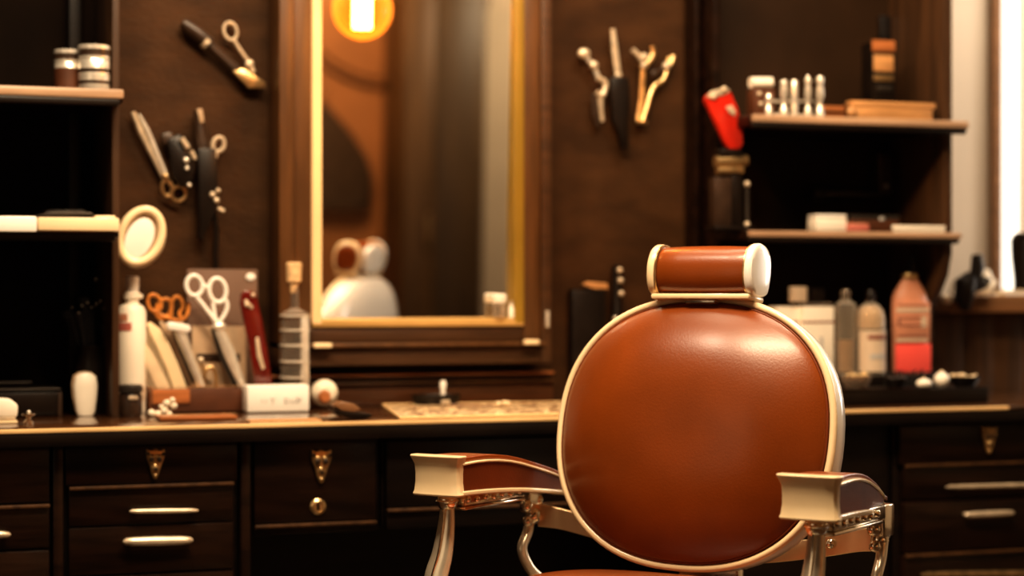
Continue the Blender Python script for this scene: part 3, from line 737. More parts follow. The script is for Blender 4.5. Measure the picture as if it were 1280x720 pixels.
# black brush bouquet with pale oval hand mirror
s = CS('brush_holder', 'dark vase crammed with black bristle brushes on the left counter', 'brush holder', 118, 517)
s.lathe('vase', 'black', 116, [(0, 517), (20, 517), (24, 500), (24, 460), (19, 440), (22, 432), (0, 432)])
for i in range(9):
    xa = 98 + i * 4.6 + random.uniform(-1, 1); xb = 84 + i * 6.6; yt = 372 + random.uniform(-8, 22) + abs(i - 4) * 5
    dd = random.uniform(-.02, .02)
    s.tube('brush', 'black_soft', [(xa, 445, dd), ((xa * .4 + xb * .6), (435 * .4 + yt * .6), dd), (xb, yt, dd)], [2, 4.5, 7], smooth=False)
s.balls('glint', 'steel', [(100, 382, 1.3), (107, 378, 1.6), (112, 384, 1.2), (96, 391, 1.4), (118, 380, 1.2), (123, 376, 1.4), (117, 349, 1.6), (127, 385, 1.2), (88, 384, 1.1)], dy=-.03)
s = CS('oval_brush', 'upright pale oval hand brush face in front of dark vase', 'brush', 107, 520)
s.lathe('body', 'white', 107, [(0, 520), (9.5, 519.5), (12, 514), (14, 497), (15, 482), (13, 471), (7, 466.5), (0, 465.5)], sy=.45)
s.lathe('back', 'tan', 106, [(0, 520), (9, 519.5), (12, 512), (15.5, 496), (16.5, 480), (14.5, 470), (8, 465), (0, 464)], dy=.006, sy=.35)
s = CS('cuff_links', 'two tiny chrome balls beside the dark jar', 'cuff links', 140, 515)
s.balls('link', 'chrome', [(136, 510.5, 4), (143, 510.5, 4)]); s.tube('bar', 'chrome', [(136, 511), (143, 511)], 1.5, smooth=False)
# spray bottle
s = CS('spray_bottle', 'tall white pump bottle with a dusky pink mark', 'bottle', 164, 516.5)
s.lathe('body', 'white', 164.5, [(0, 516.5), (17, 516.5), (18, 512), (18, 390), (15, 383), (9, 380), (0, 380)])
s.lathe('collar', 'white', 165.5, [(8, 380), (8, 374), (10.5, 373), (10.5, 367), (8, 365), (0, 365)]); s.lathe('pump', 'enamel_white', 165.5, [(8, 365), (8.5, 348), (7.5, 345.5), (0, 345)])
s.box('nozzle', 'white', 171, 178, 368, 373, -.01, .004, .002)
s.lathe('base_band', 'label', 164.5, [(18.4, 500), (18.4, 484)])
m = MB()
lt = []
for i in range(9):
    an = PI + .25 + i * .16; r_ = 18.3 * s.k; lt.append(an)
def band(s, cx, r, ya, yb, a0, a1, name, mat, n=10):
    r *= s.k; c = s.p(cx, 0); za, zb_ = s.p(cx, ya).z, s.p(cx, yb).z
    secs = []
    for i in range(n + 1):
        an = a0 + (a1 - a0) * i / n; cs, sn = math.cos(an), math.sin(an)
        secs.append([(c.x + r * cs, r * sn, zb_), (c.x + r * cs, r * sn, za), (c.x + (r + .0006) * cs, (r + .0006) * sn, za), (c.x + (r + .0006) * cs, (r + .0006) * sn, zb_)])
    return MB().loft(secs).build(name, mat, s.root)
band(s, 164.5, 18.2, 403, 413, 1.02 * PI, 1.45 * PI, 'pink_mark', 'pink_print')
band(s, 164.5, 18.2, 392, 401, 1.15 * PI, 1.36 * PI, 'pink_swirl', 'pink_label')
s = CS('dark_jar', 'small dark jar with a painted glint before the pump bottle', 'jar', 163, 521)
s.lathe('body', 'clip_brown', 163, [(0, 521), (13, 521), (14.5, 517), (14.5, 494), (12, 490), (0, 490)]); s.lathe('lid', 'grey_dark', 163, [(15.5, 490), (15.5, 483), (13, 480.5), (0, 480)])
s.box('glint_patch', 'pale_metal', 158, 170, 494, 499, -14.8 * s.k - .002, -13.5 * s.k, .001)  # glint on the jar, built as a pale metal patch
# brown display box with upright tools
BY = on_counter(250, 516).y
s = CS('display_box', 'open brown leather box holding upright combs and scissors', 'box', 250, 516)
bxr = s.root
s.box('front', 'box_brown', 189, 312, 484, 516, 0, .005, .0015); s.box('back', 'box_brown', 189, 312, 484, 516, .085, .09, .0015)
s.box('side', 'copper_wood', 189, 191.5, 484, 516, .0055, .0845, .001); s.box('side', 'copper_wood', 309.5, 312, 484, 516, .0055, .0845, .001)
s.box('bottom', 'box_brown', 191.7, 309.3, 513.5, 516, .0055, .0845, .0005)
s.box('front_panel', 'copper_wood', 190, 237, 486, 505, -.004, -.0003, .0015); s.box('rim', 'tan_wood', 189, 312, 482, 483.8, -.001, .006, .0008)
def inbox(name, label, cat, x, y, dy): return Sk(name, label, cat, x, y, BY + dy)
s = Sk('backing_board', 'taupe leather board with a small white oval badge behind the scissors', 'board', 276, 484, BY + .105)
s.root.location.z = CZ; s.o = Vector((s.o.x, s.o.y, CZ))
s.slab('board', 'grey_board', [(234, 506), (322, 506), (322, 337), (234, 336)], 0, .006, .002); s.slab('badge', 'enamel_white', ell(313, 346, 6, 4.5, 0, 14), -.003, -.0003, .0008)
s = inbox('cream_card', 'pale tan card standing behind the big scissors', 'card', 275, 512, .075)
s.slab('card', 'tan', [(240, 511), (309, 511), (307, 408), (240, 407)], 0, .004, .001); s.slab('dark_slot', 'clip_brown', [(246, 452), (300, 452), (300, 442), (246, 442)], -.0015, -.0002, .0003)
# fanned combs
def comb(label, x0, y0, x1, y1, w, mat, dy):
    s = inbox('comb', label, 'comb', x1, y1, dy)
    d = Vector((x1 - x0, y1 - y0)); n_ = Vector((d.y, -d.x)).normalized() * w / 2
    a0, a1 = Vector((x0, y0)), Vector((x1, y1))
    ctr = []
    for t in (0, .1, .25, .5, .75, 1): 
        p_ = a0 + d * t; off = -6 * math.sin(PI * min(1, t * 1.0)) * .6
        ctr.append((p_.x - off, p_.y, (0.35 if t == 0 else .85 if t == .1 else 1)))
    L_ = [(p[0] + n_.x * p[2], p[1] + n_.y * p[2]) for p in ctr]; R_ = [(p[0] - n_.x * p[2] * .2, p[1] - n_.y * p[2] * .2) for p in ctr]
    s.slab('spine', mat, L_ + R_[::-1], 0, .004, .001)
    m = MB()
    for i in range(34):
        t = .08 + i * .026
        p_ = a0 + d * t; off = -6 * math.sin(PI * t) * .6; q_ = Vector((p_.x - off, p_.y))
        m.tube([s.p(q_.x - n_.x * .15, q_.y - n_.y * .15, .002), s.p(q_.x - n_.x, q_.y - n_.y, .002)], .0009, seg=4)
    m.build('teeth', mat, s.root)
comb('broad cream comb, leftmost of the fan beside the pump bottle', 166, 425, 208, 510, 26, 'cream', .018)
comb('cream comb leaning second from left in the fan', 184, 404, 228, 510, 26, 'enamel', .028)
comb('tan comb tallest of the fan beside the safety razor', 199, 402, 250, 510, 18, 'tan', .038)
# amber scissors
s = inbox('amber_scissors', 'amber tortoiseshell scissors with looped handles above the combs', 'scissors', 222, 511, .055)
s.tube('finger_ring', 'amber', ell(193, 379, 8, 11, -20, 14), 2.3, closed=True); s.tube('finger_ring', 'amber', ell(205, 386, 9, 13, 25, 14), 2.3, dy=.002, closed=True)
s.tube('finger_ring', 'amber', [(214, 396), (214, 380), (219, 371), (226, 374), (228, 384), (224, 392), (228, 399), (234, 392), (236, 378)], 2.3, dy=-.002)
s.tube('shank', 'amber', [(198, 392), (212, 398), (228, 402)], 2.4); s.tube('blade', 'steel', [(226, 402), (236, 440), (254, 511)], [3.4, 4.5, 2], smooth=False)
# safety razor
s = inbox('safety_razor', 'white safety razor with a broad T head leaning in the box', 'razor', 250, 511, .012)
s.slab('head', 'enamel_white', [(207, 404), (212, 402), (236, 406), (238, 413), (233, 416), (209, 412)], -.012, .012, .003)
s.tube('handle', 'steel', [(222, 413), (234, 440), (248, 474), (262, 511)], [5.5, 5.8, 5.2, 4.6], dy=0, smooth=False); s.tube('handle_back', 'grey_dark', [(217, 415), (228, 442), (243, 478)], [2, 3.2, 3], dy=.006, smooth=False)
# big scissors
s = inbox('big_scissors', 'large silver scissors with three rings standing in the box', 'scissors', 305, 511, .03)
s.tube('finger_ring', 'enamel_white', ell(243, 357, 10, 12.5, -10, 14), 2.8, closed=True); s.tube('finger_ring', 'enamel_white', ell(272, 363, 10.5, 15, -8, 14), 2.8, closed=True)
s.tube('finger_ring', 'enamel_white', [(266, 378), (268, 392), (272, 404), (279, 396), (284, 384), (282, 374)], 2.6)
s.tube('bridge', 'enamel_white', [(252, 352), (258, 359), (263, 354)], 2.4)
s.tube('shank', 'enamel_white', [(244, 369), (256, 384), (272, 405)], 2.8); s.ball('pivot', 'steel', 274, 408, 7, sc=(1.3, .7, .8))
s.tube('blade', 'steel', [(272, 408), (286, 440), (301, 478), (312, 511)], [5.5, 7.5, 5, 1.6], smooth=False, flat=.4)
s.tube('blade', 'grey_dark', [(267, 410), (279, 445), (296, 482), (306, 511)], [3, 5, 4, 1.5], dy=.008, smooth=False, flat=.4)
# short gold tool standing in the box
s = inbox('beard_clip', 'small brass clip with curled top between the two scissors', 'clip', 262, 511, .045)
s.tube('arch', 'brass', [(254, 511), (255, 475), (258, 462), (266, 460), (270, 474), (270, 511)], 2.4); s.ball('curl', 'pale_metal', 251, 450, 4); s.tube('arm', 'brass', [(251, 452), (256, 466)], 2, smooth=False)
# dark red folding razor
s = inbox('red_razor', 'glossy dark red folding razor standing at the right of the box', 'razor', 327, 511, .02)
s.slab('scales', 'dark_red', [(300, 380), (301, 367), (309, 362), (319, 366), (327, 400), (334, 440), (342, 496), (343, 511), (323, 511), (312, 440)], -.008, .008, .003)
s.slab('inlay', 'pale_metal', [(318, 422), (322, 421), (325, 440), (330, 460), (326, 462), (320, 446)], -.0105, -.0085, .0008)
s.balls('pin', 'pale_metal', [(315, 369, 3), (307, 381, 3)], dy=-.009)
s.slab('glint_plate', 'pale_metal', [(303, 376), (307, 374), (316, 384), (313, 387)], -.0105, -.0085, .0008)
s.root.location.z = s.root.location.z
# white box with grey print
s = CS('white_box', 'low white card box with faint grey lettering on its front', 'box', 348, 516)
s.box('body', 'white_box', 309, 387, 481, 516, -.0, .05, .004)
m = MB()
def stroke(pts, r=.7):
    m.tube([s.p(a_, b_, -.0008) for a_, b_ in pts], r * s.k, seg=5)
for x_ in (328, 333): stroke([(x_, 499), (x_, 503)])
stroke([(338, 497), (341, 500)]); stroke([(344, 497), (341, 500), (341, 505)])
stroke([(356, 498), (356, 504), (360, 503), (361, 500), (358, 498), (356, 498)])
stroke([(364, 498), (364, 503), (368, 503), (368, 498)]); stroke([(371, 504), (371, 497), (374, 497), (374, 500), (371, 500)]); stroke([(377, 497), (373.5, 504)])
m.build('grey_print', 'grey_print', s.root)
s = CS('pale_slab', 'flat pale plate lying in front of the white box', 'plate', 350, 528)
s.box('plate', 'enamel', 313, 402, 526.5, 528, .0, .05, .0005); s.box('rim', 'tan_wood', 313, 402, 525.7, 526.3, .002, .048, .0002)
# ribbed bottle with cork
s = CS('corked_bottle', 'ribbed glass bottle with a slim neck and cork stopper', 'bottle', 368, 511)
s.lathe('glass', 'glass_smoke', 368, [(0, 511), (17, 511), (18.5, 507)] + [(18.5 if j % 2 == 0 else 16.8, 503 - j * 5.5) for j in range(20)] + [(17, 391), (10, 388), (5.5, 385), (5, 358), (0, 358)], seg=32)
for yy in (395, 413, 432, 452, 472, 492):
    s.tube('silver_band', 'steel', [(368 + 18 * math.cos(t), yy, 18 * s.k * math.sin(t)) for t in [2 * PI * i / 28 for i in range(28)]], 1.7, closed=True, smooth=False, seg=6)
s.box('silver_label', 'steel', 372, 382, 397, 485, -17.6 * s.k, -15 * s.k, .001)
s.lathe('cork', 'cork', 367, [(0, 366), (4.6, 366), (6, 354), (9.5, 352), (10.5, 330), (9, 328), (0, 328)])
# towel roll
s = CS('shaving_brush', 'white tufted shaving brush lying with its brown end forward', 'brush', 405, 511)
c = s.p(405, 491); k = s.k
MB().lathe([(0, -.03), (11 * k, -.028), (15 * k, -.015), (17 * k, .005), (15 * k, .02), (9 * k, .03), (0, .032)], mat=Matrix.Translation((c.x, 0, c.z)) @ Matrix.Rotation(PI / 2, 4, 'X')).build('tuft', 'towel', s.root)
MB().lathe([(0, 0), (7 * k, 0), (8.5 * k, .006), (6 * k, .014), (0, .014)], mat=Matrix.Translation((c.x - 4 * k, -.026, c.z - 4 * k)) @ Matrix.Rotation(PI / 2, 4, 'X')).build('ferrule', 'copper_wood', s.root)
# hairbrush
s = CS('hair_brush', 'oval black hairbrush with a brown back lying near the mat', 'brush', 437, 524)
s.slab('bristles', 'black', [(413, 512), (425, 520), (445, 523.5), (461, 521), (463, 517), (440, 515)], -.02, .03, .002)
s.slab('back', 'ledge_wood', [(416, 507), (424, 501), (440, 504), (449, 511), (440, 515), (424, 513)], -.018, .028, .003)
# wood tray in front
s = CS('wood_tray', 'flat copper toned wooden tray before the brown box', 'tray', 248, 526)
s.box('tray', 'copper_wood', 200, 297, 519, 526, .0, .075, .002); s.box('tray_rim', 'edge', 200, 297, 516.5, 518.7, .0, .005, .001)
s = CS('cotton_flowers', 'cluster of small cream cotton buds on the counter', 'cotton buds', 198, 521)
s.balls('bud', 'towel', [(188, 516, 5), (196, 517, 4.5), (204, 513, 5), (207, 504, 5), (214, 500, 4), (216, 507, 4.5), (200, 508, 3), (210, 517, 4)], dy=-.012)
s.tube('stem', 'brass', [(188, 519), (202, 515), (214, 503)], 1.2, dy=-.008)
# mat
a0 = on_counter(468, 503.5); 
o = thing('woven_mat', 'speckled tan woven mat stretched along the counter before the mirror', 'mat', (1.45, 4.1, CZ))
def cpt(x, y): q = on_counter(x, y, CZ + .003); return (q.x - 1.45, q.y - 4.1)
poly = [cpt(470, 505), cpt(520, 527), cpt(690, 523), cpt(900, 518), cpt(880, 502.5), cpt(700, 503.5)]
poly = [(a_, max(-.215, min(.23, b_))) for a_, b_ in poly]
MB().prism(poly, .0003, .005, .001, 'xy').build('mat', 'mat', o)
MB().tube([(p_[0], p_[1], .0035) for p_ in poly], .003, seg=6, closed=True).build('border', 'edge', o)
s = CS('wooden_stick', 'thin wooden stick with a pale beaded end on the mat', 'stick', 600, 509, z=CZ + .005)
s.tube('stick', 'ledge_wood', [(562, 506.5), (618, 507.5)], 1.5, smooth=False); s.balls('bead', 'enamel', [(623, 505, 3.6), (630, 503.5, 3.2), (635, 504, 3)])
s = CS('dark_dish', 'low dark dish with a white knob below the mirror', 'dish', 548, 508)
s.lathe('dish', 'black', 545, [(0, 508), (24, 508), (31, 500), (32, 493), (28, 493), (24, 497), (0, 499)], sy=.5); s.lathe('knob', 'enamel_white', 552, [(0, 499), (4, 498), (3, 488), (4.5, 480), (3, 475.5), (0, 475)], dy=-.01)
s.box('front_clip', 'pale_metal', 546, 557, 499, 504, -.0335, -.0275, .001)
# tall black bottle to the right of the mirror, behind the chair
s = CS('black_bottle', 'tall black bottle with three pale dots behind the chair back', 'bottle', 771, 500)
s.lathe('body', 'black', 771, [(0, 500), (12, 500), (12, 410), (7, 395), (6.5, 332), (0, 331)]); s.balls('dot', 'pale_metal', [(772, 338, 4), (773, 351, 4.2), (774, 367, 4)], dy=-6.5 * s.k)
s.ball('side_stud', 'steel', 766, 398, 3.2, dy=-8 * s.k)
s = CS('black_box', 'black box with a tan flap left of the dotted black bottle', 'box', 738, 501)
s.box('body', 'black', 715, 757, 363, 501, -.0, .03, .004); s.slab('flap', 'tan_wood', [(730, 356), (737, 352), (760, 354), (761, 361), (744, 361)], .003, .02, .001)
s.box('lid', 'black', 716, 757, 361.5, 362.8, .002, .028, .0003)

# ------------------------------------------------------------------ right side of the counter
ZT1, ZT2 = CZ + .035, CZ + .06
s = CS('stepped_tray', 'black two-level display tray under the bottles at the right', 'tray', 1140, 505.5)
ty = s.root.location.y
X0 = P(1000, 500, ty).x - s.o.x; X1 = P(1236, 500, ty).x - s.o.x
MB().box(X0, X1, 0, .14, 0, ZT1 - CZ, .003).build('front_step', 'black', s.root); MB().box(X0, X1 - .05, .141, .27, 0, ZT2 - CZ, .003).build('rear_step', 'black', s.root)
MB().box(X0, X1, -.002, .003, ZT1 - CZ + .0002, ZT1 - CZ + .003, .001).build('lip', 'wood_dark', s.root)
def TB(name, label, cat, x, dy, z, group=None):
    Y = ty + dy; q = P(x, 480, Y); q.z = z
    s = Sk(name, label, cat, x, 480, Y, group); s.root.location = q; s.o = q.copy(); s.yb = 360 + (CAMZ - z) * F / depth(x, Y); return s
s = TB('tonic_bottle', 'pink tonic bottle with salmon labels, tallest on the right tray', 'bottle', 1137, .21, ZT2, )
yb = s.yb
w = 24
s.lathe('glass', 'pink_label', 1137, [(0, yb), (w, yb), (w + 1, yb - 4), (w + 1, 380), (w, 371), (w - 3, 364), (w - 7, 358), (13, 352), (11, 349), (0, 349)], sy=.55)
s.lathe('neck', 'brass', 1137, [(11, 349), (12, 345), (11, 342), (0, 342)], sy=.8); s.lathe('cap', 'black', 1140, [(6, 342), (5, 326), (3.5, 318), (0, 318)])
s.box('tonic_panel', 'pink_liquid', 1112, 1156, 429, yb - 2, -25 * .55 * s.k - .003, -22 * .55 * s.k, .003)
s.box('label', 'pink_label', 1112, 1155, 377, 427, -25 * .55 * s.k - .003, -22 * .55 * s.k, .002)
for (xa, ya, xb, yb2, mt) in ((1117, 385, 1157, 390, 'label'), (1119, 396, 1152, 398, 'label_print'), (1119, 405, 1148, 407, 'label_print'), (1119, 397, 1121, 406, 'label_print'), (1148, 395, 1154, 409, 'label'), (1119, 418, 1156, 421, 'label_print'), (1117, 423, 1155, 427, 'label'), (1119, 381, 1155, 382.5, 'label_print')):
    s.box('label_print', mt, xa - 5, xb - 4, ya, yb2, -25 * .55 * s.k - .0045, -25 * .55 * s.k - .0032, .0003)
s = TB('lotion_bottle', 'round-shouldered glass bottle with a cream label left of pink tonic', 'bottle', 1088, .19, ZT2)
yb = s.yb
s.lathe('glass', 'glass_clear', 1088, [(0, yb), (18, yb), (18.5, yb - 3), (18.5, 398), (16, 388), (11, 381), (6, 379), (5, 374), (0, 374)]); s.lathe('cap', 'black', 1088, [(6, 376), (6, 366), (4, 362), (0, 362)])
s.lathe('fill', 'label', 1088, [(0, 411), (17.0, 411), (17, 396), (14.5, 388), (10, 383), (0, 382)])
band(s, 1088, 18.9, 413, 464, PI * 1.08, PI * 1.92, 'label', 'label', 14)
band(s, 1088, 19.4, 418, 424, PI * 1.28, PI * 1.72, 'label_print', 'label_print'); band(s, 1088, 19.4, 442, 448, PI * 1.33, PI * 1.68, 'label_print', 'grey_print')
s = TB('clear_bottle', 'narrow clear bottle between the boxed lotion and cream-labelled bottle', 'bottle', 1057, .20, ZT2)
yb = s.yb
s.lathe('glass', 'glass_clear', 1057, [(0, yb), (13, yb), (13.5, yb - 3), (13.5, 395), (15, 388), (13, 380), (7, 376), (6, 372), (0, 372)]); s.lathe('stopper', 'glass_smoke', 1057, [(5, 372), (7, 368), (5, 362), (0, 361)])
s.lathe('fill', 'tan', 1057, [(0, yb - 4), (10.5, yb - 4), (10.5, 425), (0, 425)])
s = TB('boxed_lotion', 'square white-labelled bottle with a pale square stopper', 'bottle', 1022, .19, ZT2)
yb = s.yb
s.box('body', 'white', 1004, 1043, 383, yb, 0, .05, .003); s.box('label_gap', 'label_print', 1004, 1043, 401, 404, -.0008, .01, .0004); s.box('label_print', 'grey_print', 1024, 1029, 421, 452, -.0008, .001, .0003)
s.box('shoulder', 'glass_smoke', 1006, 1041, 378, 382.6, .004, .046, .001); s.box('stopper', 'label', 994, 1012, 358, 377.5, .01, .035, .003)
s.box('cap', 'black', 1017, 1034, 360, 377.5, .01, .04, .002)
s = TB('white_carton', 'white carton mostly hidden by the chair back, leftmost on tray', 'carton', 988, .21, ZT2)
yb = s.yb
s.box('body', 'white', 972, 1003, 383, yb, 0, .05, .003); s.box('band', 'label_print', 972, 1003, 401, 404, -.0008, .01, .0004)
# small things on the front step
def bowl(label, x, w, h, mat, fill, items, dy):
    s = TB('small_bowl', label, 'bowl', x, dy, ZT1, 'small bowls on the black tray')
    yb = s.yb
    s.lathe('bowl', mat, x, [(0, yb), (w * .6, yb), (w * .9, yb - h * .5), (w, yb - h), (w * .9, yb - h), (w * .8, yb - h * .5), (0, yb - h * .35)], sy=.8)
    m = MB()
    for i in range(items):
        an = random.uniform(0, 2 * PI); rr_ = math.sqrt(random.random()) * w * .72
        m.ball(s.p(x + rr_ * math.cos(an), yb - h * random.uniform(.75, 1.15), rr_ * .7 * math.sin(an) * s.k), random.uniform(1.6, 3) * s.k, (1, 1, random.uniform(.6, 1)), 8)
    m.build('trinkets', fill, s.root)
    return s
bowl('glass bowl of gold and amber trinkets beside the chair back', 1070, 21, 17, 'glass_smoke', 'brass', 34, .05)
bowl('small black bowl of dull trinkets at tray centre', 1120, 15, 12, 'black', 'clip_brown', 14, .06)
bowl('wide black bowl with pale beads at the tray end', 1206, 21, 13, 'black', 'enamel', 20, .06)
s = TB('white_egg', 'round white soap ball at the middle of the black tray', 'soap', 1177, .05, ZT1)
s.ball('ball', 'white', 1177, s.yb - 9.5, 9.8, sc=(1, 1, .97)); s.ball('dimple', 'enamel', 1177, s.yb - 19, 2.5)
s = TB('white_pebble', 'flattened white soap pebble at the tray front', 'soap', 1155, .02, ZT1)
s.ball('pebble', 'white', 1155, s.yb - 6, 10, sc=(1.05, .8, .6)); s.ball('dimple', 'enamel', 1155, s.yb - 11.7, 2)
s = TB('powder_brush', 'mound of black bristle brushes across the tray middle', 'brush', 1138, .10, ZT1)
yb = s.yb
m = MB()
for i in range(26):
    xx = 1108 + i * 2.6; h_ = 12 + 10 * abs(math.sin(i * 1.3)) * random.uniform(.7, 1)
    m.tube([s.p(xx, yb - 1.5, 0), s.p(xx + random.uniform(-3, 3), yb - h_, random.uniform(-.01, .01))], [3.4 * s.k, 1.4 * s.k], seg=6)
m.build('bristles', 'black_soft', s.root); s.tube('handle', 'black', [(1106, yb - 3), (1140, yb - 3), (1178, yb - 3)], 3, smooth=False)

# ------------------------------------------------------------------ ledge things at the far right
def LZ(s): s.root.location.z = zl; return s
s = Sk('hair_dryer', 'black hair dryer hooked over the ledge with its nozzle up', 'hair dryer', 1212, 372, 4.33)
s.tube('barrel', 'black', [(1208, 388), (1205, 372), (1207, 354), (1214, 346)], [5, 13, 14, 9], smooth=False, seg=16); s.tube('nozzle', 'black', [(1218, 350), (1222, 335), (1221, 318)], [8, 9, 6.5], smooth=False, seg=14)
s.tube('handle', 'black', [(1212, 360), (1226, 356), (1231, 348)], 6, dy=-.01); s.ball('dial', 'pale_metal', 1184, 374, 6.5, sc=(1.1, .8, .9)); s.tube('arm', 'grey_dark', [(1186, 374), (1200, 372)], 2.5, smooth=False)
s.tube('cord', 'steel', [(1186, 372), (1189, 362), (1192, 352)], 2)
s.tube('hook', 'grey_dark', [(1210, 375, 0), (1212, 377, .05), (1212, 380, .028)], 2.5, smooth=False)
s = LZ(Sk('white_cup', 'small white cup behind the black hair dryer', 'cup', 1232, 369, 4.50))
s.lathe('cup', 'white', 1232, [(0, 368), (7, 368), (9, 362), (10, 350), (8, 346), (5, 338), (0, 336)]); s.tube('cup_handle', 'white', [(1240, 350), (1245, 354), (1240, 360)], 1.8)
s = LZ(Sk('folded_cloths', 'two folded pale cloths stacked on the ledge', 'cloth', 1223, 369, 4.40))
s.box('lower_cloth', 'cream', 1212, 1237, 368, 372, .0, .06, .002); s.box('upper_cloth', 'enamel', 1213, 1236, 363.5, 367.6, .0, .06, .002)
s.box('top_cloth', 'tan', 1214, 1224, 358, 363.2, .0, .05, .002)
s = LZ(Sk('small_figurine', 'tiny pale knob beside the white dish on the ledge', 'knob', 1250, 369, 4.40))
s.balls('knob', 'enamel', [(1247, 370, 4), (1254, 367, 3.2)]); s.box('foot', 'enamel', 1244, 1257, 371, 373.5, -.006, .01, .001)
s = LZ(Sk('white_dish', 'long low white dish at the right edge of the ledge', 'dish', 1290, 369, 4.40))
s.box('dish', 'enamel_white', 1257, 1330, 364, 372.5, .0, .07, .003); s.box('rim', 'enamel', 1256, 1331, 362, 363.7, -.002, .072, .001)
s = LZ(Sk('black_speaker', 'rounded black box standing at the right edge of the ledge', 'speaker', 1290, 369, 4.52))
s.slab('body', 'black', [(1274, 368), (1318, 368), (1318, 294), (1312, 290), (1275, 291), (1270, 300), (1271, 322), (1274, 350)], .0, .03, .004); s.slab('front_grille', 'black_soft', [(1278, 360), (1312, 360), (1312, 300), (1278, 300)], -.004, -.0005, .001)
# wall post and light tube behind the ledge
px_a = P(1235, 200, YF).x; px_b = P(1246, 200, YF).x; px_c = P(1262, 200, YF).x
o = thing('lit_mirror_frame', 'tall bright vertical light tube beside a brown post, right edge', 'light', (px_b, YF - .002, 0))
MB().box(px_a - px_b, 0, -.03, 0, .0, 2.6, .004).build('post', 'ledge_wood', o); MB().box(.001, px_c - px_b, -.045, -.012, .9, 2.4, .004).build('light_tube', 'led_white', o)
MB().box(.001, px_c - px_b, -.011, 0, .0, 2.6, .002).build('backing', 'beige', o)

# ------------------------------------------------------------------ the barber chair
TH = math.radians(32)
cpos = camw(.245, 3.378)
ch = thing('barber_chair', 'vintage barber chair with tan leather round back, cream enamel and chrome arms', 'chair', (cpos.x, cpos.y, 0), -(TH + A))
def superell(rx, rz, n, cnt=72):
    out = []
    for i in range(cnt):
        t = 2 * PI * i / cnt; c_, s_ = math.cos(t), math.sin(t)
        out.append((rx * math.copysign(abs(c_) ** (2 / n), c_), rz * math.copysign(abs(s_) ** (2 / n), s_)))
    return out
REC = math.radians(11)
BM = Matrix.Translation((-.008, .15, .8135)) @ Matrix.Rotation(-REC, 4, 'X')
RX, RZ, NE = .268, .240, 2.3
def ringsurf(prof, rx, rz, n, cnt=72):
    """prof: [(inset, y)]: outline offset inwards by inset at depth y"""
    secs = []
    for ins, y in prof:
        secs.append([(a_, y, b_) for a_, b_ in superell(max(rx - ins, .001), max(rz - ins, .001), n if ins < .08 else 2 + (n - 2) * max(0, 1 - (ins - .08) / .1), cnt)])
    return secs
# cushion, bulging forward
pr = [(.013, .006), (.0105, -.006), (.0115, -.013), (.015, -.018)] + [(.015 + .221 * q_, -.018 - .060 * (1 - (1 - q_) ** 3.0)) for q_ in (.05, .1, .16, .23, .32, .42, .54, .68, .83, 1)]
cush = MB().loft(ringsurf(pr, RX, RZ, NE), mat=BM).build('back_cushion', 'leather', ch, sharp=80)
pr = [(.006, -.008), (.004, .0), (0, .012), (.0, .034), (.008, .048), (.03, .062), (.07, .074), (.13, .082), (.19, .085), (.236, .086)]
MB().loft(ringsurf([(.02, -.002)] + pr, RX, RZ, NE), mat=BM).build('back_shell', 'enamel_white', ch, sharp=80)
ring_pts = superell(RX - .004, RZ - .004, NE, 96)
MB().tube([BM @ Vector((a_, -.008, b_)) for a_, b_ in ring_pts], .0068, seg=10, closed=True).build('back_rim', 'enamel', ch, sharp=80)
ring_pts = superell(RX - .0125, RZ - .0125, NE, 96)
MB().tube([BM @ Vector((a_, -.014, b_)) for a_, b_ in ring_pts], .0022, seg=8, closed=True).build('piping', 'leather_dark', cush, sharp=80)
# headrest
HM = Matrix.Translation((-.002, .198, 1.094)) @ Matrix.Rotation(-math.radians(8), 4, 'X')
def hsec(x, s=1.0, dz=0):
    pts = [(-.030, -.034), (-.038, -.020), (-.041, 0), (-.038, .020), (-.027, .037), (-.008, .045), (.012, .043), (.028, .032), (.035, .012), (.034, -.012), (.026, -.034), (.006, -.040), (-.016, -.040)]
    q = spline([Vector((0, a_, b_)) for a_, b_ in pts], True, 3)
    return [(x, v.y * s, v.z * s + dz) for v in q]
L2 = .086
hl = MB().loft([hsec(-L2, .93), hsec(-L2 + .004, .97), hsec(-L2 / 2, 1), hsec(0, 1.01), hsec(L2 / 2, 1), hsec(L2 - .004, .97), hsec(L2, .93)], mat=HM).build('headrest_cushion', 'leather', ch, sharp=60)
for sg in (-1, 1):
    MB().loft([hsec(sg * (L2 + .001), 1.04), hsec(sg * (L2 + .004), 1.09), hsec(sg * (L2 + .012), 1.09), hsec(sg * (L2 + .016), 1.03), hsec(sg * (L2 + .017), .85), hsec(sg * (L2 + .0175), .4)], mat=HM).build('headrest_cap', 'enamel_white' if sg > 0 else 'enamel', ch, sharp=50)  # right cap whiter: the side light is put into its colour
    if sg < 0: MB().loft([hsec(sg * (L2 + .0178), .86), hsec(sg * (L2 + .021), .80), hsec(sg * (L2 + .022), .5)], mat=HM).build('cap_pad', 'leather', ch, sharp=50)
    q = [HM @ Vector(v) for v in hsec(sg * (L2 + .0005), 1.03)]
    MB().tube(q, .0022, seg=6, closed=True).build('cap_bead', 'brass', ch)
MB().box(-L2 - .010, L2 + .010, -.034, .030, -.052, -.042, .004, mat=HM).build('headrest_plate', 'enamel', ch)
MB().loft([[(a_, yy, b_ + .002) for a_, b_ in superell(.070 * q_, .040 * q_, 2.4, 32)] for yy, q_ in ((.030, 1.0), (.040, 1.0), (.044, .93), (.046, .6))], mat=HM).build('headrest_back', 'enamel_white', ch)
MB().box(-.03, .03, -.030, .026, -.060, -.0525, .003, mat=HM).build('headrest_mount', 'chrome', ch)
